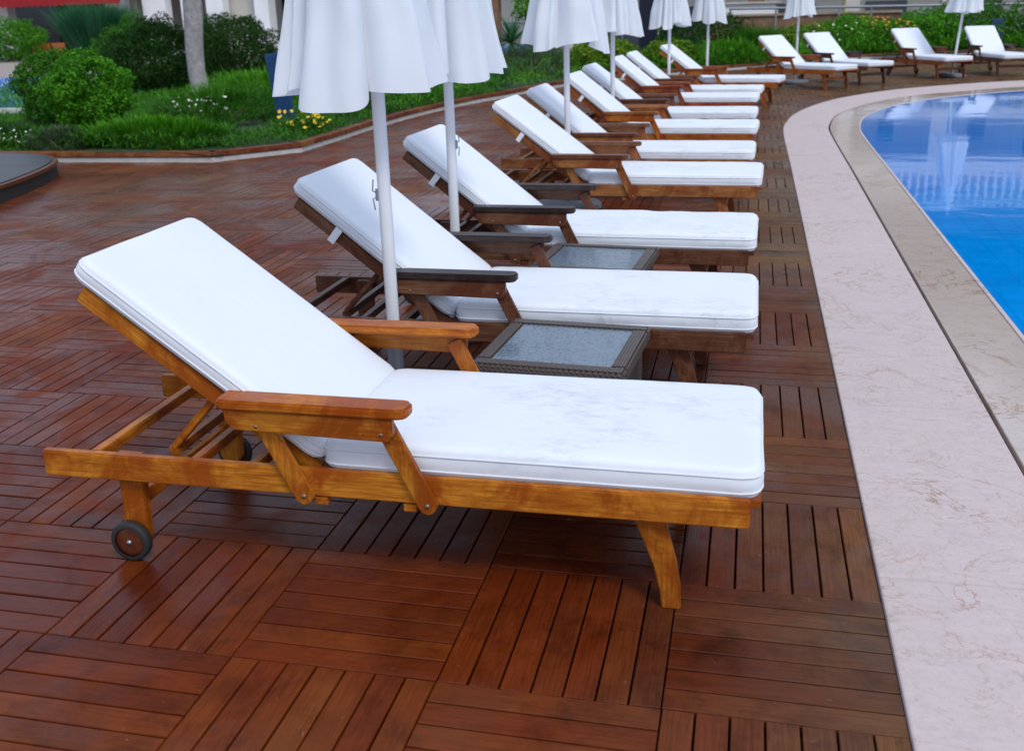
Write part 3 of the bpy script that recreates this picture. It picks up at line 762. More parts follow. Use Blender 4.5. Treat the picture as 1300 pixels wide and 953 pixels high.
# ------------------------------------------------------------------ planted border: kerb, soil, ground cover
kb = empty('planter_kerb', (-2.6, 9, 0), 0, 'low kerb of pale concrete capped with brown timber edging the planted bed', 'kerb')
EP = [np.array((-13, 7.62))] + [np.array(p) for p in ED[:2]] + catmull(ED[1:], 5)[1:]
EP = [np.array((-13., 7.62)), np.array((-9.2, 7.64)), np.array((-5.05, 7.67)), np.array((-3.25, 7.72)), np.array((-2.60, 8.49))] + catmull(ED[2:], 4)[1:]
def kerb_piece(A, B, off0, off1, z0, z1, mat, name, parent, bev=.004, gap=.004):
    A = Vector((*A, 0)); B = Vector((*B, 0)); d = (B - A).normalized(); nr = Vector((-d.y, d.x, 0)); L = (B - A).length
    M = Matrix(((d.x, nr.x, 0, A.x - parent.location.x), (d.y, nr.y, 0, A.y - parent.location.y), (0, 0, 1, 0), (0, 0, 0, 1)))
    m = MB(); m.box((gap - .0, off0, z0), (L - gap, off1, z1), bev, M, 0); return m, M
mm = MB()
for a, b in zip(EP, EP[1:]):
    k, _ = kerb_piece(a, b, .012, .12, -.03, .050, KERB, '', kb, .003, -.004); mm.v, mm.f, mm.uv, mm.sm = mm.v + [], mm.f, mm.uv, mm.sm
    base = len(mm.v); mm.v += k.v; mm.f += [[q + base for q in f] for f in k.f]; mm.uv += k.uv; mm.sm += k.sm
mm.build('kerb_base', KERB, kb)
caps = []; i = 0
for a, b in zip(EP, EP[1:]):
    k, _ = kerb_piece(a, b, -.004, .135, .0552, .105, W_, '', kb, .006, .003)
    k.build('timber_cap', W_, kb, (.24, .085, .035) if random.random() < .6 else (.32, .14, .05))

def bed_h(x, y):
    return .05 + .05 * noise.noise(Vector((x * .8, y * .8, 3)))
def soil_bed():
    V = []; F = []; idx = {}
    nx, ny = 130, 96; x0, x1, y0, y1 = -14, 20, 7.70, 30.5
    for j in range(ny + 1):
        y = y0 + (y1 - y0) * (j / ny) ** 1.25
        for i in range(nx + 1):
            t = i / nx
            xe = max(-3.1, edge_x(y)) if y > 7.75 else -3.2
            if y > 27.8: xe = 20
            xe = min(xe, 19.9) - .06
            x = x0 + (xe - x0) * t
            V.append((x, y, .075 + bed_h(x, y) * .5 * min(1, (xe - x) * 4)))
    for j in range(ny):
        for i in range(nx):
            a = j * (nx + 1) + i; F.append((a, a + 1, a + nx + 2, a + nx + 1))
    tag(link('soil', array_mesh('soil', V, F, True), SOIL), kind='structure')
soil_bed()

def leaf_cloud(P, Nn, L, asp=.45, jitter=.9, fold=True):
    """quads (diamond leaves) at points P, roughly facing Nn"""
    n = len(P); L = np.broadcast_to(np.asarray(L, float), (n,)) * rng.uniform(.65, 1.25, n)
    D = rng.normal(size=(n, 3)) * jitter + Nn; D /= np.linalg.norm(D, axis=1, keepdims=True)
    A = np.cross(D, rng.normal(size=(n, 3))); A /= np.linalg.norm(A, axis=1, keepdims=True); B = np.cross(D, A)
    a = A * (L / 2)[:, None]; b = B * (L * asp / 2)[:, None]; up = D * (L * .12)[:, None]
    V = np.stack([P - a, P + b - a * .1 + up, P + a, P - b - a * .1 + up], 1).reshape(-1, 3)
    F = np.arange(4 * n).reshape(n, 4); return V, F
def blades(P, dirs, L, w, bend=.35, seg=3):
    """narrow curved blades"""
    n = len(P); L = np.asarray(L) * np.ones(n); side = np.cross(dirs, np.array([0, 0, 1.])) + rng.normal(size=(n, 3)) * .15
    side /= np.linalg.norm(side, axis=1, keepdims=True) + 1e-9
    Vs = []
    out = dirs.copy(); out[:, 2] = 0
    for k in range(seg + 1):
        t = k / seg; c = P + dirs * (L * t)[:, None] + out * (L * bend * t * t)[:, None]; c[:, 2] -= L * bend * t * t * .7
        ww = w * (1 - t) ** .7 + .0006
        Vs.append(c - side * ww / 2); Vs.append(c + side * ww / 2)
    V = np.stack(Vs, 1); m = 2 * (seg + 1); V = V.reshape(-1, 3); F = []
    base = np.arange(n) * m
    for k in range(seg): F.append(np.stack([base + 2 * k, base + 2 * k + 1, base + 2 * k + 3, base + 2 * k + 2], 1))
    return V, np.concatenate(F)

def cover(name, test, xr, yr, n, size, mat, height, spiky=True, seed=0):
    """low ground cover: a field of small leaves on a lumpy surface"""
    X = rng.uniform(xr[0], xr[1], n * 3); Y = rng.uniform(yr[0], yr[1], n * 3); keep = []
    for x, y in zip(X, Y):
        if test(x, y) and noise.noise(Vector((x * .9 + seed, y * .9, 1))) > -.35: keep.append((x, y))
        if len(keep) >= n: break
    K = np.array(keep); H = np.array([max(.0, height * (.55 + .9 * noise.fractal(Vector((x * 1.6 + seed, y * 1.6, 0)), 1, 2, 3))) for x, y in keep])
    up = rng.uniform(.1, 1, len(K)) ** .6
    P = np.c_[K[:, 0], K[:, 1], .08 + H * up]
    if spiky:
        d = rng.normal(size=(len(K), 3)) * .55 + np.array([0, 0, .8]); d /= np.linalg.norm(d, axis=1, keepdims=True)
        V, F = blades(P, d, size * rng.uniform(.6, 1.4, len(K)), size * .14, .3, 2)
    else: V, F = leaf_cloud(P, np.array([0, 0, 1.]), size, .5, .9)
    return link(name, array_mesh(name, V, F), mat)
inb = lambda m=.10: (lambda x, y: (y > 7.80 + m * .3 and (x < -3.35 or (y > 8.6 and x < edge_x(y) - m) or (7.9 < y <= 8.6 and x < -3.25 + (y - 7.8) * .7 - m))))
T1 = inb(.10)
tag(cover('ground_cover', lambda x, y: T1(x, y) and x > -8.5, (-8.5, -1.8), (7.8, 15.5), 60000, .085, LEAF_MID, .17, True, 4), kind='stuff', label='low green spiky ground cover growing across the planted bed', cat='ground cover')
tag(cover('ground_cover', lambda x, y: T1(x, y), (-14, 3), (12, 26), 42000, .13, LEAF_BRIGHT, .26, True, 14), kind='stuff', label='brighter green ground cover filling the far part of the planted bed', cat='ground cover')
tag(cover('ground_cover', lambda x, y: T1(x, y), (1, 18), (21, 29.5), 30000, .17, LEAF_BRIGHT, .42, True, 24), kind='stuff', label='tall bright green cover behind the loungers beyond the pool end', cat='ground cover')

def bush(name, x, y, z, rx, rz, n, size, mat, label, kind='ball', asp=.5, group=None, trunk=True, cat='bush', ry=None, seed=0, zc=None):
    rt = empty(name, (x, y, z), 0, label, cat, group); ry = ry or rx
    zc = zc if zc is not None else rz
    D = rng.normal(size=(n, 3)); D /= np.linalg.norm(D, axis=1, keepdims=True)
    rad = np.array([1 + .36 * noise.fractal(Vector((d[0] * 1.9 + x, d[1] * 1.9 + y, d[2] * 1.9)), 1, 2, 3) for d in D])
    q = rng.uniform(0, 1, n) ** .33; q = .50 + .50 * q
    # gaps: thin the shell where a second noise is low
    P = D * (rad * q)[:, None] * np.array([rx, ry, rz]); P[:, 2] += zc
    keep = np.array([noise.noise(Vector((p[0] * 5, p[1] * 5, p[2] * 5 + x))) > -.34 for p in P]) & (P[:, 2] > .01)
    P = P[keep]; Dk = D[keep]
    if kind == 'grass':
        m = len(P); a = rng.uniform(0, 2 * math.pi, m); r = rng.uniform(0, .35, m) ** .8 * rx
        base = np.c_[np.cos(a) * r, np.sin(a) * r, np.zeros(m)]; lean = rng.uniform(.02, .55, m) * rx / rz * .6
        d = np.c_[np.cos(a) * lean, np.sin(a) * lean, np.ones(m)]; d /= np.linalg.norm(d, axis=1, keepdims=True)
        V, F = blades(base, d, rng.uniform(.7, 1.15, m) * rz * 2, size, .35, 5)
    elif kind == 'spiky': V, F = blades(P, (Dk + rng.normal(size=Dk.shape) * .35 + np.array([0, 0, .4])) / 1.2, size * rng.uniform(.6, 1.4, len(P)), size * .16, .15, 2)
    else: V, F = leaf_cloud(P, Dk, size, asp, .8)
    link('foliage', array_mesh('foliage', V, F), mat, rt)
    if trunk and kind != 'grass':
        m = MB(); rr = random.Random(int(x * 100) + seed)
        for k in range(7):
            a = rr.uniform(0, 6.28); s = rr.uniform(.3, .75)
            m.tube([(0.03 * math.cos(a), .03 * math.sin(a), 0), (rx * s * .4 * math.cos(a), ry * s * .4 * math.sin(a), zc * .6), (rx * s * math.cos(a), ry * s * math.sin(a), zc + rz * .35)], [.016, .012, .005], 6)
        m.build('stem', BARKD, rt)
    return rt
bush('round_bush', -5.30, 8.75, .08, .48, .45, 15000, .048, LEAF_BRIGHT, 'bright green round shrub at the front of the bed with a bare stem showing below', zc=.56)
bush('round_bush', -6.62, 9.95, .08, .46, .50, 11000, .05, LEAF_MID, 'rounded green shrub with reddish top just left of and behind the brightest front shrub', zc=.52)
bush('round_bush', -18.5, 24.3, .40, .95, .62, 9000, .07, LEAF_BRIGHT, 'clipped light green dome shrub on the terrace below the red awning', zc=.55)
bush('dark_bush', -8.45, 15.3, .08, .80, .70, 15000, .062, LEAF_DARK, 'dark green dense shrub immediately left of the pale tree trunk', zc=.66)
bush('dark_bush', -8.75, 18.9, .08, 1.00, .70, 16000, .065, LEAF_DARK, 'dark clipped shrub to the right of the pale tree trunk behind the nearest parasol', zc=.64)
bush('dark_bush', -10.6, 18.0, .08, .8, .72, 9000, .062, LEAF_MID, 'green shrub peeping between the tall grass and the dark shrub', zc=.66)
bush('ornamental_grass', -12.0, 18.9, .38, .95, .86, 8000, .022, LEAF_BLUE, 'tall blue-green ornamental grass clump below the right end of the red awning', 'grass')
bush('ornamental_grass', -10.35, 20.9, .10, .7, .88, 1600, .014, LEAF_OLIVE, 'wispy pale ornamental grass rising behind the tree trunk', 'grass')
bush('low_shrub', -4.25, 8.30, .08, .85, .17, 9000, .085, LEAF_BRIGHT, 'long low light green spiky shrub along the kerb in front of the tree', 'spiky', ry=.34, zc=.10)
bush('low_shrub', -5.25, 8.05, .08, .38, .15, 3000, .055, LEAF_OLIVE, 'small pale green feathery shrub under the brightest round bush', 'spiky', ry=.22, zc=.08)
bush('low_shrub', -6.25, 8.35, .08, .5, .15, 3500, .05, LEAF_DARK, 'low dark plant with tiny white blossoms behind the grey slate platform', 'spiky', ry=.35, zc=.08)
bush('low_shrub', -4.7, 10.6, .08, .95, .26, 7500, .08, LEAF_MID, 'mounded green shrub at the foot of the pale tree', 'spiky', ry=.6, zc=.16)
bush('low_shrub', -5.2, 13.1, .08, 1.3, .30, 9000, .09, LEAF_BRIGHT, 'bright grassy mound right of the tree and in front of the dark clipped shrub', 'spiky', ry=.8, zc=.18)
bush('low_shrub', -3.15, 11.6, .08, .46, .20, 3800, .07, LEAF_MID, 'green mound by the kerb just right of the yellow flowers', 'spiky', zc=.12)
bush('low_shrub', -3.0, 13.6, .08, .42, .24, 3800, .07, LEAF_BRIGHT, 'bright lime mound under the hem of the second parasol', 'spiky', zc=.14)
bush('lavender_bush', -2.75, 16.3, .08, .62, .30, 4500, .10, LEAF_BLUE, 'silvery blue-green lavender clump behind the kerb, right of the second parasol', 'spiky', zc=.2)
bush('lavender_bush', -2.25, 18.6, .08, .9, .34, 5000, .10, LEAF_OLIVE, 'dusty purple-green flowering clump left of the third parasol pole', 'spiky', zc=.22)
bush('yellow_shrub', -.95, 19.9, .08, .80, .40, 6000, .085, LEAF_YEL, 'yellow-green shrub above the sixth and seventh lounger backs', zc=.30)
bush('yellow_shrub', .35, 21.5, .08, .55, .36, 3500, .085, LEAF_YEL, 'smaller yellow-green shrub behind the eighth lounger beside the navy column', zc=.26)
bush('dark_bush', .9, 24.4, .08, 1.15, .62, 7000, .09, LEAF_DARK, 'dark green shrub behind the fifth and sixth parasols', zc=.5)
bush('ornamental_grass', 2.15, 24.0, .08, .8, .5, 2200, .02, LEAF_MID, 'dark tufted grass below the left end of the steel railing', 'grass')
bush('low_shrub', 1.55, 22.4, .08, .95, .28, 4500, .12, LEAF_BRIGHT, 'fresh green grassy mound between the sixth parasol and the diagonal lounger', 'spiky', zc=.18, ry=.6)
bush('hedge_shrub', 4.6, 26.6, .08, 1.1, .50, 6500, .09, LEAF_BRIGHT, 'bright hedge shrub behind the second diagonal lounger', zc=.42)
bush('hedge_shrub', 6.3, 27.0, .08, 1.1, .52, 6500, .09, LEAF_BRIGHT, 'bright hedge shrub behind the third diagonal lounger', zc=.44)
bush('hedge_shrub', 7.5, 27.9, .08, 1.2, .66, 6500, .09, LEAF_MID, 'taller green hedge shrub behind the farthest parasol', zc=.56)
bush('hedge_shrub', 9.8, 27.9, .08, 1.4, .66, 7000, .09, LEAF_MID, 'green hedge shrub in the top right corner', zc=.58)
bush('hedge_shrub', 3.3, 26.0, .08, .8, .40, 4000, .09, LEAF_YEL, 'yellowish hedge shrub under the railing behind the seventh parasol', zc=.34)

def flowers(name, x, y, r, n, zr, size, mat, label):
    rt = empty(name, (x, y, .08), 0, label, 'flowering plant'); st = MB(); V = [(0, 0, 0)]; F = []
    for p in range(6):
        an = p * 1.047; b = len(V); d = Vector((math.cos(an), math.sin(an), .45)); e = Vector((-math.sin(an), math.cos(an), 0))
        for v in (d * size * .6 + e * size * .32, d * size, d * size * .6 - e * size * .32): V.append(tuple(v))
        F.append((0, b, b + 1, b + 2))
    me = array_mesh('blossom', V, F); me.materials.append(mat)
    for k in range(n):
        a = random.uniform(0, 6.28); q = r * random.random() ** .6; c = Vector((q * math.cos(a), q * .7 * math.sin(a), random.uniform(*zr)))
        st.tube([(c.x * .6, c.y * .6, 0), tuple(c)], .002, 4)
        o = bpy.data.objects.new('blossom', me); COL.objects.link(o); o.parent = rt; o.location = c; o.scale = [random.uniform(.7, 1.2)] * 3
        o.rotation_euler = (random.uniform(.1, 1.2), random.uniform(-.5, .5), random.uniform(-.6, .6))
    st.build('stem', LEAF_MID, rt)
    m = 900; D = rng.normal(size=(m, 3)); P = np.abs(D) * [0, 0, .35 * zr[1]] + np.c_[D[:, 0] * r * .45, D[:, 1] * r * .35, np.zeros(m)]
    Vv, Ff = leaf_cloud(P, np.array([0, 0, 1.]), .05, .4); link('foliage', array_mesh('foliage', Vv, Ff), LEAF_MID, rt); return rt
flowers('yellow_flowers', -3.0, 9.5, .36, 60, (.08, .32), .024, FL_Y, 'clump of small yellow flowers by the kerb below the nearest parasol')
flowers('white_flowers', -4.75, 10.3, .40, 26, (.20, .38), .022, FL_W, 'sprays of small white flowers right of the tree base')
flowers('white_flowers', -6.1, 8.15, .4, 70, (.08, .22), .014, FL_W, 'tiny white blossoms low in the bed behind the slate platform')
flowers('yellow_flowers', 5.3, 25.9, .8, 34, (.55, .90), .034, FL_O, 'orange-yellow flowers on the hedge behind the third diagonal lounger')
flowers('white_flowers', 4.2, 25.4, .7, 10, (.3, .75), .034, FL_W, 'white flowers in the hedge behind the second diagonal lounger')

# tree with pale trunk
tr = empty('tree', (-6.93, 14.1, .05), 0, 'tree with a smooth pale grey trunk rising out of the planted bed', 'tree')
m = MB(); m.tube([(0.06, 0, -.02), (.03, 0, .15), (-.02, 0, .5), (-.015, .01, .9), (.03, .02, 1.4), (.05, .03, 1.9), (.02, 0, 2.6)], [.18, .15, .142, .146, .155, .15, .14], 18)
for k in range(6):
    a = k * 1.05; m.tube([(.02, 0, 2.5), (.5 * math.cos(a), .5 * math.sin(a), 3.3), (1.3 * math.cos(a + .2), 1.3 * math.sin(a + .2), 4.3)], [.10, .06, .025], 8)
m.build('trunk', BARK, tr)
n = 4500; C = rng.normal(size=(26, 3)) * [1.0, 1.0, .5] + [0, 0, 4.5]; P = C[rng.integers(0, 26, n)] + rng.normal(size=(n, 3)) * .35
V, F = leaf_cloud(P, np.array([0, 0, 1.]), .14, .4); link('crown', array_mesh('crown', V, F), LEAF_DARK, tr)

# yuccas
def yucca(x, y, h, r, label):
    rt = empty('yucca', (x, y, .05), 0, label, 'yucca'); m = MB(); m.tube([(0, 0, 0), (.03, 0, h * .5), (0, 0, h)], [.09, .07, .06], 8); m.build('trunk', BARKD, rt)
    n = 130; a = rng.uniform(0, 6.28, n); e = rng.uniform(-.35, 1.4, n); d = np.c_[np.cos(a) * np.cos(e), np.sin(a) * np.cos(e), np.sin(e)]
    V, F = blades(np.tile([0, 0, h], (n, 1)).astype(float), d, rng.uniform(.8, 1.1, n) * r, .055, .15, 4); link('leaves', array_mesh('leaves', V, F), LEAF_BLUE, rt)
yucca(-3.95, 24.6, .55, .75, 'spiky blue-green yucca seen between the second and third parasols')
yucca(-3.2, 24.0, .45, .6, 'smaller yucca partly hidden by the third parasol canopy')
bush('leafy_plant', -3.6, 26.8, .1, .7, .5, 2600, .10, LEAF_BRIGHT, 'light green leafy plant above the yucca between the second and third parasols', zc=1.35)

# ------------------------------------------------------------------ slate topped platform at the left
pf = empty('raised_platform', (-6, 6, 0), 0, 'low raised platform with wet grey slate top and wooden rim at the left edge', 'platform')
PO = catmull([(-3.72, 3.6), (-3.86, 5.1), (-4.0, 5.8), (-4.28, 6.6), (-4.62, 7.08), (-5.2, 7.32), (-8.0, 7.4)], 8)
outl = [(p[0] + 6, p[1] - 6) for p in PO] + [(-2.0, -2.4)]
def inset(P, d):
    out = []; n = len(P)
    for i in range(n):
        a = Vector(P[i - 1]); b = Vector(P[i]); c = Vector(P[(i + 1) % n]); t = ((b - a).normalized() + (c - b).normalized())
        t = t.normalized() if t.length > 1e-6 else (c - b).normalized(); nn = Vector((-t.y, t.x)); out.append((b.x + nn.x * d, b.y + nn.y * d))
    return out
def slab(name, P, z0, z1, mat, bev=0):
    m = MB(); m.prism(P, z0, z1, 'z', bev); return m.build(name, mat, pf)
slab('platform_side', inset(outl, .02), -.01, .112, DARKM)
slab('wooden_rim', outl, .113, .148, W_, .004).color = (.17, .075, .03, 1)
slab('slate_top', inset(outl, .05), .149, .156, SLATE, .002)

# ------------------------------------------------------------------ terrace, second pool, buildings at the left
def structure_box(name, lo, hi, mat): m = MB(); m.box(lo, hi, .005); return tag(m.build(name, mat), kind='structure')
structure_box('terrace', (-40, 16.6, -.1), (-10.6, 34, .385), PAVE)
m = MB(); m.box((-40, 16.52, .06), (-11.2, 16.596, .375), .004); tag(m.build('tiled_pool_wall', tile_mat('wave_tile')), 'blue and white wave patterned tile band along the second pool at the left edge', 'tile wall')
w2 = simple('second_pool_water', (.02, .13, .42), .06, 0, .2, 2, spec=.6); flat('second_pool_water', [[(-30, 12.2), (-8.6, 12.2), (-8.6, 16.5), (-30, 16.5)]], .165, w2)
structure_box('second_pool_edge', (-30, 12.0, -.05), (-8.5, 12.2, .17), KERB)
m = MB(); m.box((-5.2, 27.2, .05), (-4.1, 27.3, .42), .004); tag(m.build('tiled_pool_wall', bpy.data.materials['wave_tile']), 'short piece of blue and white tiled wall under the yucca', 'tile wall')

hb = empty('restaurant_building', (-16, 27, .385), 0, 'pale building with red awning, white columns and dark openings behind the left bushes', 'building')
def hx(a, b): return (a[0] + 16, a[1] - 27, a[2] - .385), (b[0] + 16, b[1] - 27, b[2] - .385)
def hpart(name, boxes, mat, bev=.01, parent=None):
    m = MB()
    for a, b in boxes: lo, hi = hx(a, b); m.box(lo, hi, bev)
    return m.build(name, mat, parent or hb)
hpart('wall', [((-26, 29, .385), (-8.2, 29.4, 5.4)), ((-13.45, 27.5, .385), (-12.2, 29, 3.0)), ((-26, 26.9, 3.0), (-8.2, 29, 5.4)), ((-16.9, 27.6, .385), (-16.4, 29, 3.0))], WALLC)
for a, b in (((-21.3, 27.0), (-20.55, 27.4)), ((-17.1, 27.0), (-16.5, 27.4)), ((-15.85, 27.0), (-15.1, 27.4)), ((-14.75, 27.3), (-14.35, 27.6)), ((-13.75, 27.0), (-13.2, 27.4)), ((-12.2, 27.0), (-11.75, 27.5))):
    hpart('column', [((a[0], a[1], .385), (b[0], b[1], 2.995)), ((a[0] - .05, a[1] - .05, .385), (b[0] + .05, b[1] + .05, .55))], WALLW)
for x0, x1 in ((-22.9, -18.35), (-17.85, -17.1), (-12.7, -9.4)):
    f = hpart('opening', [((x0, 28.9, .40), (x1, 28.98, 2.7))], DGLASS)
for x0, x1, z0 in ((-20, -18, 3.6), (-16.5, -14.5, 3.6), (-12.5, -10.5, 3.6)):
    f = hpart('window', [((x0, 26.86, z0), (x1, 26.91, z0 + 1.2))], DGLASS); hpart('window_frame', [((x0 - .06, 26.84, z0 - .08), (x1 + .06, 26.895, z0 - .001))], WALLW, .004, f)
# awning: sloped cloth with scalloped valance
m = MB(); X0, X1 = -6.0, .08; n = 60
V = []
for i in range(n + 1):
    x = X0 + (X1 - X0) * i / n; sc = .05 * abs(math.sin(i * math.pi / 2 + .0)) 
    V += [(x, .2, 2.55), (x, -1.0, 1.80), (x, -1.01, 1.52 - .045 * (i % 2))]
fs = []
for i in range(n):
    for k in range(2): fs.append([i * 3 + k, (i + 1) * 3 + k, (i + 1) * 3 + k + 1, i * 3 + k + 1])
m.add(V, fs, [[(0, 0)] * 4] * len(fs)); aw = m.build('awning', REDC, hb); sm = aw.modifiers.new('thick', 'SOLIDIFY'); sm.thickness = .008

tp = empty('wooden_planter', (-17.8, 25.0, .385), 0, 'square orange-brown wooden planter box beside the clipped dome shrub', 'planter')
m = MB()
for k in range(4):
    M = Matrix.Rotation(k * math.pi / 2, 4, 'Z')
    for j in range(3): m.box((-.33, -.33, .02 + j * .15), (.33, -.30, .16 + j * .15), .006, M)
m.build('box', ORNG, tp); m = MB(); m.box((-.29, -.29, .03), (.29, .29, .42), .004); m.build('soil_fill', SOIL, tp)

# ------------------------------------------------------------------ hotel across the pool
ht = empty('hotel_building', (8, 33, 0), 0, 'long pale hotel with balustraded balconies and dark openings beyond the steel railing', 'building')
HW = simple('hotel_plaster', (.74, .73, .69), .8, 0, .10, .8, .1); HG = simple('hotel_window', (.13, .15, .17), .3, 0, .3, 1)
def tpart(name, boxes, mat, bev=.01, parent=None):
    m = MB()
    for a, b in boxes: m.box((a[0] - 8, a[1] - 33, a[2]), (b[0] - 8, b[1] - 33, b[2]), bev)
    return m.build(name, mat, parent or ht)
tpart('wall', [((-7, 35.5, 0), (34, 36, 5.2)), ((-7, 33.0, 3.55), (34, 35.5, 3.95)), ((-7, 32.95, 1.95), (34, 33.25, 2.25))], HW)
for k, x in enumerate(np.arange(-6.8, 34, 2.9)):
    tpart('pier', [((x, 33.0, 0), (x + .5, 33.5, 3.55))], WALLC if k % 3 else BRICK)
for k, x in enumerate(np.arange(-6.2, 33, 2.9)):
    tpart('opening', [((x + .3, 35.40, .05), (x + 1.6, 35.49, 1.3))], HG); tpart('window', [((x + 1.0, 35.40, 2.6), (x + 1.5, 35.49, 3.2))], HG)
bl = tpart('balustrade', [((-7, 33.05, 4.92), (34, 33.3, 5.08)), ((-7, 33.05, 3.96), (34, 33.3, 4.10))], HW)
m = MB(); prof = [(.05, 0), (.06, .03), (.035, .08), (.075, .28), (.06, .42), (.03, .60), (.045, .70), (.06, .80)]
V0 = []
for k, x in enumerate(np.arange(-6.8, 33.8, .26)):
    m.lathe([(r, 4.105 + z) for r, z in prof], (x - 8, .17, 0), 8)
m.build('balusters', HW, bl)
tpart('roof', [((-7.5, 34.2, 5.25), (34.5, 37, 6.2))], ROOFM)
for k, (x, y, h) in enumerate(((-5, 43, 12), (1.5, 45, 14), (8, 42, 13), (14.5, 44, 15), (21, 43, 13.5), (28, 45, 15), (35, 43, 14))):  # unseen trees added behind the hotel to darken what the water mirrors
    rt = empty('added_tree', (x, y, 0), 0, 'tall dark tree added out of view behind the hotel to darken the pool reflection', 'tree', 'trees added behind the hotel to darken the pool reflection')
    m = MB(); m.tube([(0, 0, 0), (.1, 0, h * .4), (0, 0, h * .8)], [.35, .25, .1], 10)
    for q in range(6): a = q * 1.1; m.tube([(0, 0, h * .35 + q * .5), (2 * math.cos(a), 2 * math.sin(a), h * .55 + q * .5)], [.12, .04], 6)
    m.build('trunk', BARKD, rt); C = rng.normal(size=(40, 3)) * [1.7, 1.4, h * .19] + [0, 0, h * .60]; P = C[rng.integers(0, 40, 9000)] + rng.normal(size=(9000, 3)) * .85
    V, F = leaf_cloud(P, np.array([0, 0, 1.]), .62, .6); link('crown', array_mesh('crown', V, F), LEAF_DARK, rt)
gw = empty('garden_wall', (3.6, 30.6, 0), 0, 'low brown stone wall behind the railing under the hotel', 'wall')
m = MB(); m.box((-2.9, -.15, 0), (2.6, .15, .98), .02); m.build('wall', BRICK, gw); m = MB(); m.box((-2.95, -.2, .981), (2.65, .2, 1.05), .01); m.build('coping', simple('wall_cap', (.33, .24, .17), .8), gw)
# pale van-like kiosk and panels behind the railing
kk = empty('serving_counter', (1.9, 31.8, 0), 0, 'white serving counter with rounded top behind the left end of the railing', 'counter')
m = MB(); m.box((-.9, -.4, 0), (.9, .4, 1.32), .08); m.build('body', WALLW, kk); m = MB(); m.box((-.98, -.48, 1.33), (.98, .48, 1.39), .02); m.build('top', WALLC, kk)
yp = empty('yellow_post', (4.62, 30.1, 0), 0, 'thin yellow post standing behind the railing', 'post')
m = MB(); m.tube([(0, 0, 0), (0, 0, 2.2)], .03, 10); m.build('shaft', YELP, yp); m = MB(); m.box((-.12, -.12, 0), (.12, .12, .05), .01); m.build('base', BASE, yp)

rl = empty('steel_railing', (5, 29, 0), 0, 'grey steel railing with round top rail running behind the far hedge', 'railing')
m = MB(); m.tube([(-3.6, 0, 1.22), (8, 0, 1.10)], .035, 10); m.build('top_rail', RAILM, rl)
for x in (-3.55, -2.3, -.6, .25, 2.1, 3.9, 5.6, 7.5): m = MB(); m.tube([(x, 0, 0), (x, 0, 1.19 - (x + 3.6) * .0103)], .028, 8); m.build('post', RAILM, rl)
rl2 = empty('steel_railing', (-4, 28, 0), 0, 'short pale railing glimpsed between the second and third parasols', 'railing')
m = MB(); m.tube([(-1, 0, 1.02), (2.6, 0, 1.02)], .03, 8); m.build('top_rail', RAILM, rl2)
for x in (-.95, .2, 1.4, 2.5): m = MB(); m.tube([(x, 0, 0), (x, 0, 1.02)], .024, 8); m.build('post', RAILM, rl2)

for (x, y, w, lab) in ((-.62, 26.5, .46, 'dark navy column just left of the fifth parasol'), (-.05, 25.6, .40, 'dark navy column partly behind the fifth parasol pole')):
    c = empty('navy_column', (x, y, 0), 0, lab, 'column', 'navy columns behind the parasols'); m = MB(); m.box((-w / 2, -w / 2, 0), (w / 2, w / 2, 2.9), .02); m.build('shaft', NAVY, c)
    m = MB(); m.box((-w / 2 - .05, -w / 2 - .05, 2.901), (w / 2 + .05, w / 2 + .05, 3.0), .01); m.build('capital', NAVY, c); m = MB(); m.box((-w / 2 - .04, -w / 2 - .04, 0), (w / 2 + .04, w / 2 + .04, .12), .01); m.build('plinth', DARKM, c)

def blue_panel(x, y, w, h, tilt, rz, lab):
    rt = empty('blue_panel', (x, y, .06), R(rz), lab, 'panel', 'blue ribbed panels standing in the planting'); rt.rotation_euler = (0, R(tilt), R(rz))
    m = MB(); m.box((-w / 2, -.02, 0), (w / 2, .02, h), .006); m.build('board', BLUEP, rt)
    m = MB(); k = -w / 2 + .03
    while k < w / 2 - .01: m.box((k, -.034, .03), (k + .018, -.0205, h - .03), .003); k += .045
    m.build('ribs', BLUEP, rt)
blue_panel(-3.66, 10.45, .24, .92, -7, 0, 'blue ribbed plastic panel leaning beside the nearest parasol canopy')
blue_panel(-1.45, 21.6, .26, .52, -3, 0, 'small teal-blue panel seen just above the sixth lounger head')
blue_panel(8.1, 27.0, .30, .75, 0, 0, 'small blue panel in the hedge behind the rightmost lounger')

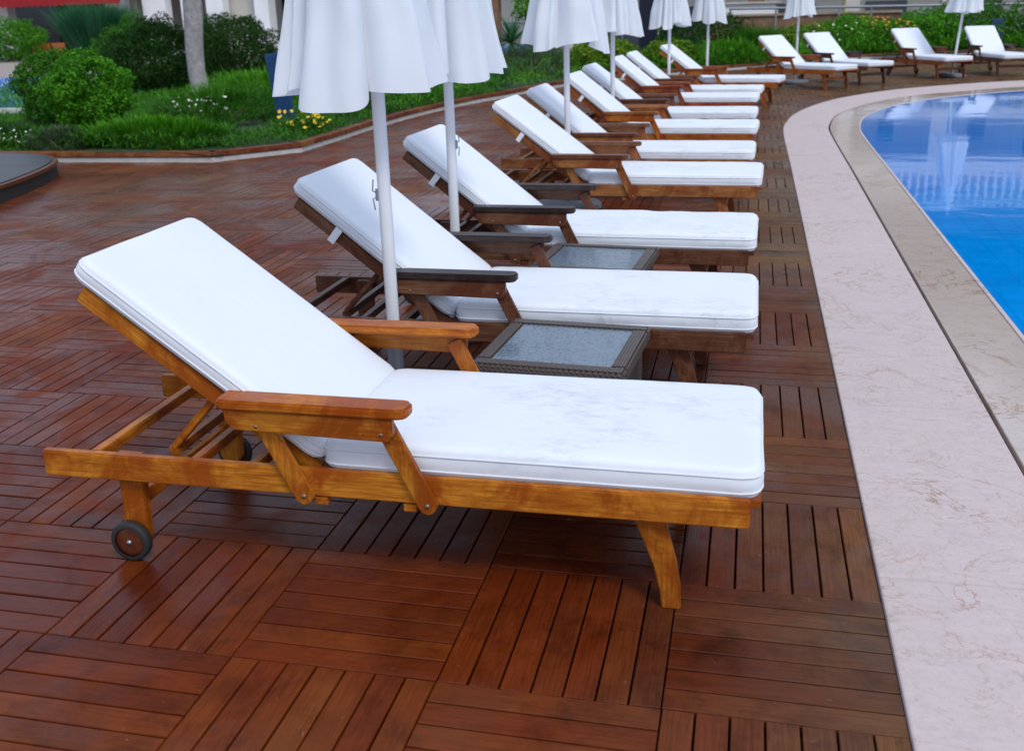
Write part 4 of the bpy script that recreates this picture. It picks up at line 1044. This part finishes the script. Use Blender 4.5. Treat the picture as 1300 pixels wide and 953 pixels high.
# ------------------------------------------------------------------ light, sky, camera
w = bpy.data.worlds.new('World'); scene.world = w; w.use_nodes = True; nt = w.node_tree; bg = nt.nodes['Background']
sky = nt.nodes.new('ShaderNodeTexSky'); sky.sky_type = 'NISHITA'; sky.sun_disc = False; sky.sun_elevation = R(52); sky.sun_rotation = R(140); sky.air_density = 1.0; sky.dust_density = 3.0; sky.ozone_density = 1.0
# thin overcast veils the blue
tc = N(nt, 'ShaderNodeTexCoord'); cl = noise_(nt, mapping(nt, tc.outputs['Generated'], (1, 1, 2.2)), 2.2, 5, .55)
veil = ramp(nt, cl, [(.3, (.55,) * 3), (.7, (.85,) * 3)])
mixed = mixc(nt, veil, sky.outputs[0], (6.8, 8.0, 10.4)); nt.links.new(mixed, bg.inputs[0]); bg.inputs[1].default_value = .10
sun = bpy.data.lights.new('Sun', 'SUN'); sun.energy = 1.3; sun.angle = R(14); sun.color = (1, .96, .9)
so = bpy.data.objects.new('Sun', sun); COL.objects.link(so)
d = Vector((math.sin(R(140)) * math.cos(R(52)), math.cos(R(140)) * math.cos(R(52)), math.sin(R(52)))); so.rotation_euler = d.to_track_quat('Z', 'Y').to_euler()

cam = bpy.data.cameras.new('Camera'); co = bpy.data.objects.new('Camera', cam); COL.objects.link(co); scene.camera = co
yaw, pitch, roll = -0.233777937, 0.316255316, -0.0303192170
Fv = Vector((math.sin(yaw) * math.cos(pitch), math.cos(yaw) * math.cos(pitch), -math.sin(pitch))); Rv = Vector((math.cos(yaw), -math.sin(yaw), 0)); Uv = Rv.cross(Fv)
R2 = Rv * math.cos(roll) + Uv * math.sin(roll); U2 = -Rv * math.sin(roll) + Uv * math.cos(roll)
co.matrix_world = Matrix(((R2.x, U2.x, -Fv.x, 2.1319), (R2.y, U2.y, -Fv.y, -1.8212), (R2.z, U2.z, -Fv.z, 1.4212), (0, 0, 0, 1)))
cam.sensor_width = 36; cam.lens = 1286.68 * 36 / 1300; cam.shift_y = -44.5 / 1300; cam.clip_start = .05; cam.clip_end = 2000
cam.dof.use_dof = True; cam.dof.focus_distance = 3.4; cam.dof.aperture_fstop = 5.0
scene.view_settings.view_transform = 'Standard'; scene.view_settings.look = 'None'; scene.view_settings.gamma = 1; scene.view_settings.exposure = .30
scene.cycles.transparent_max_bounces = 16
